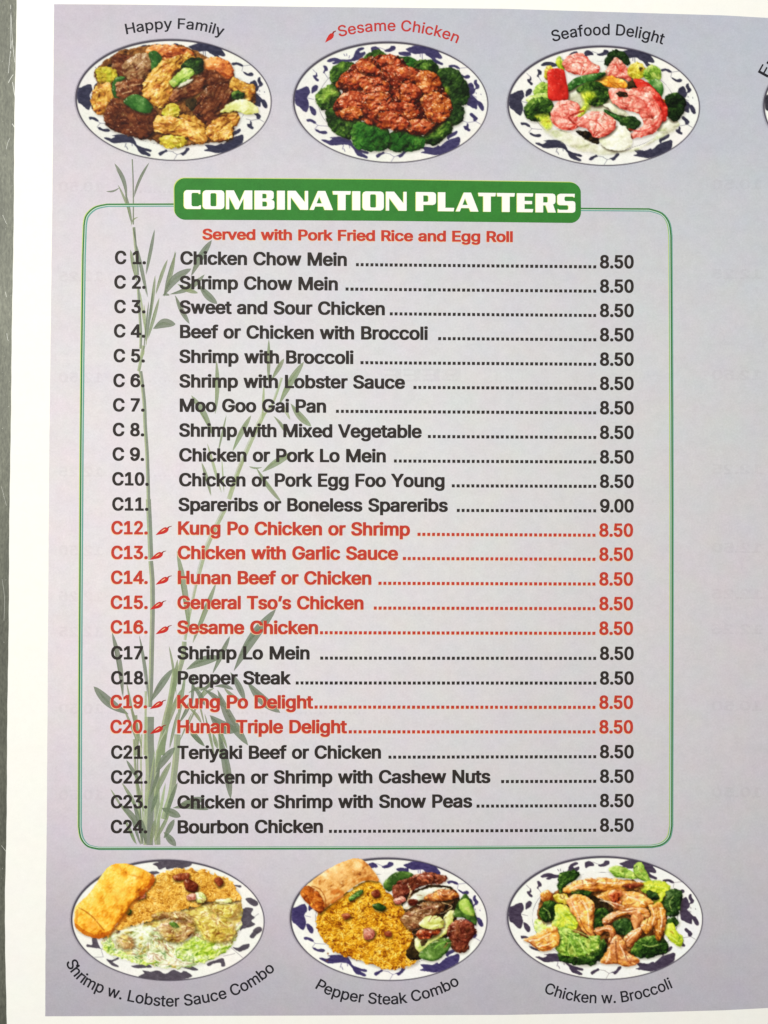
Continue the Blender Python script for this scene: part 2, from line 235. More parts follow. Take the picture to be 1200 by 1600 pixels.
# ------------------------------------------------------------------ lettering
GLY = {'bold': {}, 'reg': {}}
def load_glyphs(txt, into):
    for line in txt.strip('\n').split('\n'):
        c, adv, rest = line[0], *line[2:].split(' ', 1)
        polys = []
        for q in rest.split('|'):
            n = list(map(int, q.split())); polys.append(list(zip(n[::2], n[1::2])))
        into[c] = (int(adv), polys)
load_glyphs(""". 182 114 -3 86 2 69 13 56 30 51 55 55 84 69 102 91 115 115 119 137 119 166 113 185 102 198 84 203 60 198 32 186 14 166 2 138 -3
0 448 245 -6 205 -1 166 10 134 28 109 51 88 79 70 118 54 177 49 225 50 295 54 332 71 394 88 429 110 458 135 480 171 500 207 510 246 515 270 515 310 510 349 499 380 480 399 464 427 429 445 391 461 329 466 284 465 213 458 163 444 114 427 79 406 51 380 28 345 9 306 -2 271 -6|254 86 265 87 278 92 294 102 309 118 322 138 339 189 344 253 339 320 323 370 310 391 294 407 279 417 259 423 237 417 221 407 206 391 194 371 183 346 176 320 171 255 176 189 183 163 194 138 206 118 221 102 236 92
1 448 96 0 83 4 77 13 77 72 81 84 97 90 212 91 212 381 139 333 127 331 98 332 89 338 87 348 88 424 95 430 210 507 317 509 328 506 335 501 337 491 338 91 432 90 448 84 452 72 451 10 444 3 432 0
2 448 84 0 71 4 65 13 65 65 67 75 286 293 302 313 313 332 320 358 317 380 311 394 301 405 281 417 263 423 250 423 226 415 210 404 198 388 191 369 187 345 180 337 168 334 78 336 71 340 67 347 68 380 76 413 89 439 106 461 126 478 151 494 184 506 219 512 269 515 328 506 359 495 386 478 404 462 420 442 432 420 440 394 442 368 439 333 433 310 420 281 374 222 243 92 430 92 441 89 448 84 450 74 450 18 448 9 442 3 430 0
3 448 235 -6 189 -1 146 10 116 23 95 39 75 58 59 83 49 109 45 143 49 155 61 160 159 159 168 153 175 129 185 113 200 101 214 94 237 87 260 87 284 94 302 103 318 118 326 136 329 153 327 169 318 189 303 206 283 219 249 227 169 231 162 235 158 242 158 297 160 308 263 417 91 417 80 420 73 425 71 435 72 499 79 506 91 509 422 507 429 503 433 496 433 443 431 434 309 305 329 301 357 293 387 278 412 258 430 237 443 213 453 178 454 150 452 131 443 93 429 69 412 48 388 29 362 14 330 3 297 -3
4 448 300 0 287 4 281 13 280 97 40 99 33 103 29 110 29 176 34 185 287 503 303 509 390 508 402 503 406 491 407 190 461 189 477 184 481 172 481 110 477 103 465 98 407 97 406 18 404 8 398 3 386 0|176 189 280 189 280 323
5 448 238 -6 208 -3 175 3 148 13 125 27 106 42 86 63 73 86 64 112 61 136 62 150 69 156 81 159 172 157 181 152 187 130 196 116 211 102 226 93 243 87 262 87 285 96 303 110 316 127 325 148 328 168 323 197 316 213 300 232 283 245 261 253 238 254 220 249 198 241 181 230 170 227 147 227 86 234 76 237 70 241 68 257 98 498 105 506 117 509 416 507 425 501 427 491 427 430 425 425 418 420 407 417 211 416 201 341 248 347 295 345 333 337 367 323 388 309 404 295 429 263 446 223 452 189 452 166 449 138 441 104 427 76 409 53 390 35 363 17 331 4 292 -3
6 448 245 -7 194 -1 171 7 145 18 105 44 87 61 75 78 60 103 47 144 45 169 47 265 54 321 66 365 87 409 116 449 153 478 205 505 243 514 295 515 327 510 358 502 379 493 401 478 423 453 440 427 452 391 450 372 441 366 383 348 373 346 345 348 336 354 323 387 309 405 296 413 273 418 248 407 225 392 204 368 190 344 246 351 299 349 351 337 395 315 416 299 433 283 447 264 459 243 472 201 473 152 466 118 447 80 430 58 399 32 368 14 328 0 291 -6|259 84 287 91 308 102 319 110 333 126 342 141 349 172 342 202 333 218 319 234 308 242 287 253 260 260 246 258 223 249 198 231 178 203 171 177 171 163 178 141 193 118 222 95 246 86
7 448 117 0 107 3 100 8 98 18 99 30 310 416 74 419 65 425 63 435 63 491 65 501 72 506 83 509 432 509 444 506 450 501 452 491 451 424 224 9 217 3 206 0
8 448 242 -6 213 -4 175 3 146 12 122 25 93 47 77 65 64 87 55 113 53 140 54 171 59 189 68 212 86 237 107 257 122 266 98 290 82 314 74 339 71 374 74 401 84 430 95 450 109 464 131 483 154 496 178 505 208 511 244 515 293 513 334 506 360 496 383 483 405 464 420 447 433 426 440 401 443 374 440 339 432 314 418 292 392 266 409 256 429 237 445 213 456 188 462 141 459 113 449 84 437 65 421 46 396 27 369 12 336 2 302 -4|253 85 273 87 293 92 312 103 326 117 334 133 337 148 334 163 325 181 310 197 291 209 272 214 257 216 243 214 222 208 204 197 189 181 180 163 177 148 180 133 186 119 202 103 220 93|253 308 269 308 284 314 298 323 311 339 317 353 319 365 317 379 312 392 300 407 283 417 260 423 249 423 231 417 216 408 204 394 197 379 195 368 197 351 204 336 215 324 232 313
9 448 231 -6 198 -2 162 7 139 17 119 32 95 58 81 82 68 118 70 137 80 143 137 161 147 163 175 161 184 155 196 124 212 103 226 95 247 91 276 104 299 119 315 140 330 165 275 158 220 160 192 165 167 173 144 183 121 197 87 227 72 246 61 267 48 309 45 332 48 365 59 403 73 429 99 460 127 481 168 501 197 510 247 516 295 515 334 507 375 491 415 465 432 448 449 427 467 387 473 356 474 263 469 210 460 161 445 123 423 83 392 48 354 22 306 0 274 -6|259 249 286 255 301 262 319 275 335 294 342 306 349 337 342 368 322 395 298 414 285 419 263 425 248 423 228 416 211 407 198 396 178 368 171 337 178 306 185 294 201 275 219 262 233 256
A 474 36 0 26 3 19 8 17 18 18 29 204 500 211 506 222 509 317 509 329 506 336 499 521 34 524 22 522 8 515 3 504 0 416 0 400 6 349 131 192 131 142 6 126 0|227 223 314 223 270 341
B 451 80 0 65 6 61 18 61 490 63 501 70 506 81 509 286 509 317 507 350 500 383 489 408 474 425 458 440 439 449 420 457 394 459 368 457 337 447 306 431 284 409 266 443 242 461 219 472 195 479 150 478 123 471 94 459 70 444 51 422 32 396 19 358 8 327 2 292 0|187 92 267 92 297 94 320 100 337 110 347 121 354 134 353 159 344 178 331 193 318 201 294 211 269 213 187 213|187 302 259 302 278 304 296 309 312 319 326 333 334 350 334 373 327 390 318 401 304 410 286 415 261 417 187 417
C 505 283 -6 255 -4 221 2 187 12 158 26 133 43 108 65 74 113 58 147 49 177 43 211 41 260 43 294 49 328 60 366 74 395 89 420 108 443 130 463 157 482 190 498 217 506 251 512 311 515 365 510 411 496 438 483 472 458 494 436 519 395 534 348 533 332 526 324 514 321 420 323 411 329 403 354 381 385 363 399 346 409 323 416 297 420 262 413 238 402 220 389 206 374 185 344 174 318 167 285 165 249 167 223 174 192 185 165 199 141 219 119 238 106 261 95 283 91 302 89 327 94 346 100 378 121 392 137 403 155 411 179 420 185 518 186 526 184 532 179 534 165 523 124 507 92 479 57 444 30 415 14 366 -1 336 -5
D 497 80 0 65 6 61 18 61 490 63 501 70 506 81 509 298 507 342 500 367 494 407 477 441 454 471 425 491 393 500 375 516 328 523 260 521 216 516 182 505 144 492 118 476 93 451 64 433 50 412 36 375 19 342 10 299 2 264 0|187 92 237 92 270 94 299 100 326 111 347 125 366 145 381 168 387 183 397 223 399 255 397 287 387 327 381 342 368 364 353 380 328 398 303 408 274 415 243 417 187 416
E 413 80 0 65 6 61 18 61 490 63 501 70 506 81 509 413 509 425 506 431 501 433 491 433 435 431 425 424 420 413 417 187 417 187 303 405 301 412 297 416 290 417 230 412 217 396 212 187 212 187 93 425 90 434 84 436 74 436 18 434 8 427 3 416 0
F 405 80 0 65 6 61 18 61 490 63 501 70 506 81 509 410 509 422 506 428 501 430 491 430 435 428 425 421 420 410 417 187 416 187 296 387 296 398 293 405 288 407 278 407 222 405 212 398 207 387 204 187 204 186 18 184 9 178 3 166 0
G 515 285 -6 255 -4 221 2 186 12 156 27 131 45 107 67 88 89 73 114 57 150 48 177 43 210 41 260 48 331 60 366 73 395 88 420 107 443 129 463 156 482 188 498 215 506 249 512 309 515 359 510 390 502 438 482 461 466 493 436 517 400 529 371 535 349 534 333 527 325 515 322 420 324 411 331 401 352 379 383 363 398 346 408 326 415 296 420 260 413 237 402 219 389 202 371 185 344 174 318 167 285 165 249 167 223 174 192 185 165 200 141 220 120 239 106 261 95 299 89 333 94 353 102 371 114 386 127 399 145 407 162 413 184 304 184 293 187 286 191 284 201 284 262 288 270 300 274 528 273 535 270 539 262 539 200 536 160 525 121 510 92 493 70 464 41 431 21 393 6 346 -3
H 511 80 0 65 6 61 18 61 491 65 503 81 509 166 509 177 506 184 501 186 491 187 306 391 306 392 307 393 491 395 501 402 506 413 509 498 509 514 503 519 490 518 18 514 6 498 0 413 0 402 3 395 8 393 18 392 214 188 214 185 10 178 3 166 0
I 186 84 0 69 6 64 18 65 496 71 505 84 509 174 508 187 503 191 491 191 13 185 4 171 0
K 461 80 0 65 6 61 18 61 491 65 503 81 509 166 509 177 506 184 501 186 491 187 322 373 506 385 509 489 509 505 503 509 490 508 480 505 475 313 284 508 32 510 18 506 6 499 2 489 0 393 0 377 6 225 201 187 164 186 18 184 8 177 3 166 0
L 387 80 0 65 6 61 18 61 496 67 505 81 509 170 508 182 503 186 491 187 92 411 90 418 86 422 79 422 13 416 4 402 0
M 623 80 0 65 6 61 18 61 491 65 503 81 509 192 509 202 507 209 503 346 181 481 503 488 507 498 509 609 509 625 503 629 490 629 18 625 6 609 0 525 0 513 3 506 10 504 249 400 7 392 2 383 0 307 0 295 3 288 10 184 250 182 10 175 3 163 0
N 518 80 0 65 6 61 18 61 491 65 503 81 509 176 509 186 507 193 503 399 205 401 499 408 506 420 509 504 509 520 503 525 490 524 18 520 6 504 0 409 0 399 2 391 6 187 302 185 11 178 3 166 0
O 528 283 -6 255 -4 217 3 187 12 166 22 132 44 109 65 89 89 73 114 60 142 49 177 42 230 43 294 49 331 57 358 72 392 91 422 108 442 133 465 158 483 179 493 221 507 255 513 284 515 342 513 385 504 409 497 438 483 466 463 486 445 507 420 524 392 536 366 547 331 554 260 552 214 546 174 536 142 524 117 501 82 486 63 466 45 430 22 409 12 378 2 342 -4|291 89 312 90 339 97 357 106 375 119 395 140 410 164 421 190 428 221 430 253 428 287 421 318 410 345 395 368 375 390 357 403 335 414 298 420 264 414 238 403 219 390 200 368 185 344 174 318 167 285 165 254 167 223 174 190 185 164 200 141 219 119 238 106 261 95
P 439 80 0 65 6 61 18 61 490 63 501 70 506 81 509 279 509 318 505 352 499 386 486 414 468 438 443 450 426 468 375 471 345 468 306 461 281 449 252 432 229 412 211 386 194 354 181 309 174 187 172 186 18 184 8 177 3 166 0|187 262 255 262 280 265 305 272 322 284 335 301 342 319 344 341 343 359 336 379 322 396 304 408 276 416 187 417
R 443 80 0 65 6 61 18 61 490 63 501 70 506 81 509 280 509 316 506 351 499 387 487 429 457 449 431 461 406 467 380 471 340 468 310 462 287 449 258 429 233 386 202 487 31 489 18 487 8 480 3 469 0 374 0 362 3 354 11 254 182 188 183 186 18 184 8 177 3 166 0|187 274 278 275 307 283 324 294 337 308 343 326 345 343 343 363 336 382 324 397 307 408 277 416 187 417
S 441 240 -8 204 -5 162 3 138 10 110 24 88 41 67 63 53 87 43 116 39 143 41 158 48 163 59 165 154 164 163 157 170 131 181 115 197 102 217 92 260 85 295 93 318 104 332 118 343 135 345 148 343 159 334 173 306 191 199 222 155 236 120 251 92 272 70 296 58 325 53 359 54 388 64 422 80 447 99 467 121 483 145 495 177 506 215 513 245 515 302 513 338 507 368 497 395 482 421 462 436 446 450 423 459 396 462 372 460 356 453 352 442 349 349 351 340 357 334 380 327 390 312 404 291 416 255 423 220 415 201 405 188 392 179 378 177 368 180 355 189 342 200 332 221 321 362 281 390 269 417 253 439 233 454 214 461 198 468 171 468 124 459 90 445 67 428 46 403 26 375 12 340 1 303 -6
T 443 213 0 198 6 194 18 193 416 53 417 41 420 35 425 33 435 34 499 41 506 53 509 458 509 469 506 476 501 478 491 478 435 476 425 470 420 458 417 319 417 318 13 312 4 298 0
U 512 274 -7 229 -3 199 3 162 17 131 36 107 58 88 82 73 109 64 141 61 176 62 499 69 506 81 509 165 509 176 506 183 501 185 491 186 185 188 165 200 136 211 121 225 108 240 99 259 92 276 88 297 88 323 93 340 99 355 109 379 135 392 169 395 499 402 506 414 509 498 509 509 506 516 501 518 491 518 175 515 141 506 109 492 82 472 58 448 36 417 17 381 3 343 -4
V 474 224 0 213 3 206 10 19 476 17 487 19 501 26 506 37 509 124 509 136 506 143 500 272 166 398 500 405 506 416 509 504 509 516 506 523 498 523 480 337 9 330 3 319 0
Y 466 223 0 208 6 204 18 203 203 19 477 17 487 19 501 26 506 37 509 132 509 148 503 268 325 386 503 402 509 496 509 508 506 514 501 516 496 514 477 330 203 329 18 327 8 320 3 309 0
a 384 177 -8 131 -1 107 6 83 18 64 34 41 67 33 90 31 123 36 156 48 183 64 200 86 214 112 225 139 233 267 251 273 253 276 258 270 282 261 292 248 300 235 304 218 304 200 299 185 291 168 275 159 261 153 256 141 253 120 253 50 272 43 280 43 297 54 320 68 338 102 366 127 378 166 389 199 392 251 392 290 387 313 380 333 371 360 353 381 327 391 305 396 284 398 256 397 11 390 3 378 0 298 0 287 3 279 9 265 3 236 -4 204 -8|199 82 216 83 235 91 254 104 265 117 273 134 276 163 220 155 185 149 162 135 156 125 154 116 155 109 160 100 179 87
b 419 247 -7 210 -2 182 6 173 11 165 3 152 0 74 0 62 3 55 11 54 491 56 501 65 507 155 509 169 505 174 499 175 491 176 379 211 390 248 393 301 391 340 381 370 367 389 352 411 330 430 299 442 268 450 227 451 188 449 152 442 119 430 88 414 60 391 35 367 18 341 6 306 -4|249 83 271 88 283 94 299 108 308 119 318 138 324 154 328 192 324 232 310 267 300 280 286 291 271 299 253 304 231 299 217 292 193 268 179 234 175 196 179 155 185 136 194 119 204 106 218 95 232 88
c 390 225 -7 183 -2 156 5 131 15 100 36 75 61 58 89 45 119 41 137 35 188 38 231 46 269 60 301 77 328 100 350 124 368 156 382 190 391 224 393 276 392 309 386 336 377 359 365 379 350 399 329 413 307 423 282 422 265 419 261 411 257 352 243 320 243 308 248 299 265 287 282 266 297 241 304 231 303 214 297 201 290 187 278 169 249 164 235 159 209 158 188 163 157 169 137 187 108 200 96 216 88 236 83 257 86 277 96 295 114 309 141 325 147 350 146 414 131 423 124 424 107 414 82 400 59 380 38 360 22 337 10 307 0 273 -5
d 419 212 -7 176 -3 146 6 119 18 92 39 73 60 57 88 44 122 37 152 35 189 37 237 44 268 57 299 73 327 96 351 120 369 149 382 185 391 239 393 277 390 311 378 312 491 316 503 332 509 422 507 431 501 433 491 433 19 432 10 425 3 413 0 334 0 322 3 314 11 304 6 272 -3 239 -7|233 83 255 88 269 95 283 106 292 118 307 155 312 194 307 236 302 252 293 268 283 281 269 292 255 299 238 304 226 303 210 296 189 283 178 269 168 250 164 237 158 199 163 157 177 121 187 108 201 95 215 88
e 398 229 -7 190 -3 157 5 129 16 98 37 77 59 58 88 45 121 38 151 35 188 37 229 45 265 59 300 74 324 93 344 120 365 151 380 188 391 222 393 269 392 294 389 318 382 355 365 380 344 406 313 425 265 431 237 433 175 431 165 424 159 412 156 162 156 163 145 170 129 179 114 194 100 219 87 236 83 251 83 278 92 299 112 311 130 327 136 352 135 414 122 424 116 426 101 412 66 394 44 377 30 356 16 333 6 304 -2 272 -6|164 243 304 244 300 257 287 278 270 293 250 302 234 304 212 298 186 280 169 259
f 248 101 0 86 6 82 18 81 301 27 302 11 308 7 320 8 378 13 385 23 388 81 389 82 423 86 455 101 483 119 500 143 515 175 524 206 528 250 527 285 521 300 514 304 502 303 491 286 439 279 435 268 432 247 432 231 436 222 435 212 429 206 419 204 389 269 389 285 383 289 371 289 320 285 308 276 303 204 301 202 11 195 3 183 0
g 420 224 -139 169 -133 146 -127 112 -113 88 -97 67 -76 53 -53 52 -42 54 -33 62 -26 110 -1 121 1 142 1 158 -4 182 -29 206 -44 224 -49 251 -49 270 -43 285 -36 300 -22 309 -2 311 21 266 8 238 5 185 7 146 16 121 28 92 47 74 68 57 93 44 123 37 154 35 190 36 228 46 274 59 303 74 327 92 346 120 369 153 383 186 391 241 393 278 390 314 377 320 385 334 389 422 387 431 381 433 370 433 6 431 -25 423 -52 409 -75 390 -96 368 -111 344 -122 314 -132 283 -136|233 94 257 98 271 105 289 121 302 142 308 157 312 195 308 235 294 269 284 281 270 292 256 299 238 304 216 299 202 293 177 268 163 234 158 202 163 161 169 144 181 123 202 105 215 98
h 405 73 0 58 6 54 18 54 496 60 505 74 509 159 508 171 503 175 496 176 378 220 391 274 393 301 391 327 385 350 376 377 356 401 326 411 299 418 247 418 13 412 4 398 0 317 0 306 3 299 8 297 18 296 235 294 255 288 272 276 287 263 296 249 302 238 302 214 296 199 285 186 270 178 249 176 227 175 18 173 9 167 3 155 0
i 161 73 0 58 6 54 18 54 376 60 385 74 389 161 388 171 383 175 371 175 13 169 4 155 0|103 409 75 415 60 425 47 439 42 463 46 490 60 507 79 518 103 522 126 522 153 517 171 507 183 490 187 468 183 441 171 425 153 415 127 409
k 375 73 0 58 6 54 18 54 496 60 505 74 509 159 508 171 503 175 491 176 277 294 386 305 389 401 389 413 386 419 380 421 367 417 355 272 218 431 32 433 13 427 4 413 0 315 0 303 3 181 143 176 139 175 18 173 8 166 3 155 0
l 160 71 0 56 6 51 18 52 496 58 505 72 509 157 508 170 503 174 491 173 13 167 4 154 0
m 604 73 0 58 6 54 18 54 371 55 380 60 385 74 389 153 389 165 386 173 379 185 385 212 392 262 395 293 391 320 383 343 368 352 359 364 368 388 381 418 391 455 395 494 394 527 389 550 380 572 367 588 351 600 334 611 310 616 288 618 260 618 18 617 10 612 4 598 0 517 0 505 3 499 9 497 18 496 252 494 268 487 284 479 293 460 302 447 304 428 298 417 290 405 276 399 260 397 245 396 18 394 8 387 3 376 0 295 0 279 6 275 18 274 256 271 274 258 292 241 302 228 304 211 297 197 288 186 275 178 255 176 237 174 10 167 3 155 0
n 404 73 0 58 6 54 18 54 371 56 381 63 386 74 389 153 389 165 386 173 377 216 391 274 393 307 390 350 376 377 356 400 328 410 304 416 277 418 247 419 19 416 8 409 3 397 0 317 0 306 3 299 8 297 18 296 235 294 255 288 272 276 287 263 296 249 302 238 302 214 296 199 285 186 270 178 249 176 227 175 18 173 9 167 3 155 0
o 410 225 -7 183 -2 156 5 131 15 100 36 75 61 58 88 48 111 38 151 35 189 38 235 47 272 58 297 68 314 77 327 93 344 124 368 156 382 190 391 225 393 283 391 321 382 353 368 378 350 402 325 420 296 432 267 439 237 443 198 440 151 432 119 418 86 400 59 375 34 353 18 320 4 283 -4|235 83 261 88 275 95 301 121 315 156 319 190 315 229 301 264 290 278 276 290 260 299 241 304 231 303 215 298 201 290 187 278 168 248 163 228 158 197 163 156 168 138 177 121 187 108 201 96 216 88
p 419 73 -132 58 -126 54 -114 53 370 56 381 63 386 74 389 153 389 165 386 173 377 183 381 213 390 274 393 310 390 337 382 367 369 389 352 408 332 428 303 442 268 449 237 451 200 449 152 442 119 428 83 414 60 391 35 360 15 341 6 311 -3 274 -7 221 -4 205 -1 176 10 175 -114 173 -124 166 -129 155 -132|249 83 271 88 283 94 299 108 308 119 318 138 324 154 328 192 324 232 310 267 300 280 286 291 271 299 253 304 231 299 217 292 193 268 179 234 175 196 179 155 185 136 194 119 204 106 218 95 232 88
r 254 73 0 58 6 54 18 54 371 56 381 63 386 74 389 153 389 164 386 172 380 202 391 231 394 284 393 296 391 302 385 304 376 304 315 300 303 284 297 239 300 213 294 198 284 186 271 178 252 176 236 175 18 173 8 166 3 155 0
s 359 196 -7 173 -5 127 4 101 14 82 27 53 58 43 77 37 104 39 118 49 125 105 136 141 137 152 131 164 106 179 92 199 83 215 82 238 86 250 93 264 106 267 117 266 121 259 130 246 138 130 168 100 180 79 196 61 217 52 240 48 269 50 296 57 320 68 338 86 356 104 368 144 385 177 391 255 392 284 387 306 380 334 366 347 355 359 344 374 320 385 294 383 275 373 269 316 257 283 257 273 261 261 282 249 296 232 304 217 306 205 305 187 296 174 284 173 268 180 260 195 251 314 221 341 209 361 193 379 173 388 150 392 122 390 94 383 70 369 48 351 31 315 10 287 0 256 -5
t 222 186 -3 152 0 121 10 98 24 80 46 69 71 66 102 65 301 18 304 11 308 7 315 8 380 15 386 23 388 65 389 66 461 70 468 80 473 167 474 179 471 185 466 187 456 188 389 249 388 261 383 265 376 265 320 261 308 245 302 188 301 188 112 190 97 194 91 201 87 243 89 259 83 263 75 274 29 274 15 268 6 252 0 224 -3
u 405 199 -4 148 3 123 13 105 24 82 47 71 64 63 83 55 113 54 140 54 371 56 380 62 386 74 389 155 389 166 386 173 381 175 371 177 135 184 117 196 102 209 93 224 87 234 87 256 94 271 104 285 120 294 141 296 163 297 371 299 381 306 386 317 389 398 389 410 386 416 380 418 371 419 19 416 9 410 3 398 0 319 0 307 3 299 13 255 -1
v 384 183 0 170 4 164 12 20 357 18 371 20 381 27 386 38 389 125 389 141 383 226 173 310 383 317 387 326 389 412 389 424 386 430 381 432 376 430 356 285 9 278 3 267 0
w 562 158 0 143 6 138 15 25 360 24 376 28 383 44 389 127 389 137 387 144 383 148 376 201 204 253 376 257 383 273 389 357 389 368 386 373 383 377 376 429 204 481 376 485 383 492 387 502 389 586 389 602 383 606 376 605 360 491 16 486 6 470 0 390 0 380 2 373 6 369 13 315 189 260 13 256 6 240 0
x 373 41 0 31 3 24 8 22 18 24 31 149 200 32 357 30 371 34 383 50 389 141 389 153 386 160 380 222 292 284 380 291 386 303 389 393 389 409 383 413 371 411 357 293 197 417 32 419 18 415 6 399 0 308 0 296 3 289 9 221 106 151 9 144 3 132 0
y 384 96 -133 60 -127 52 -122 49 -119 48 -101 63 -50 68 -44 78 -41 104 -40 122 -42 127 -40 144 -22 161 18 20 356 17 368 20 381 27 386 38 389 125 389 141 383 226 173 310 383 317 387 326 389 412 389 424 386 430 381 432 376 430 356 264 -43 250 -71 237 -90 226 -100 214 -110 192 -122 155 -132
’ 171 72 294 57 299 53 307 53 317 85 501 92 506 103 509 192 509 204 506 211 498 212 482 157 301 150 296 139 294
""", GLY["bold"])
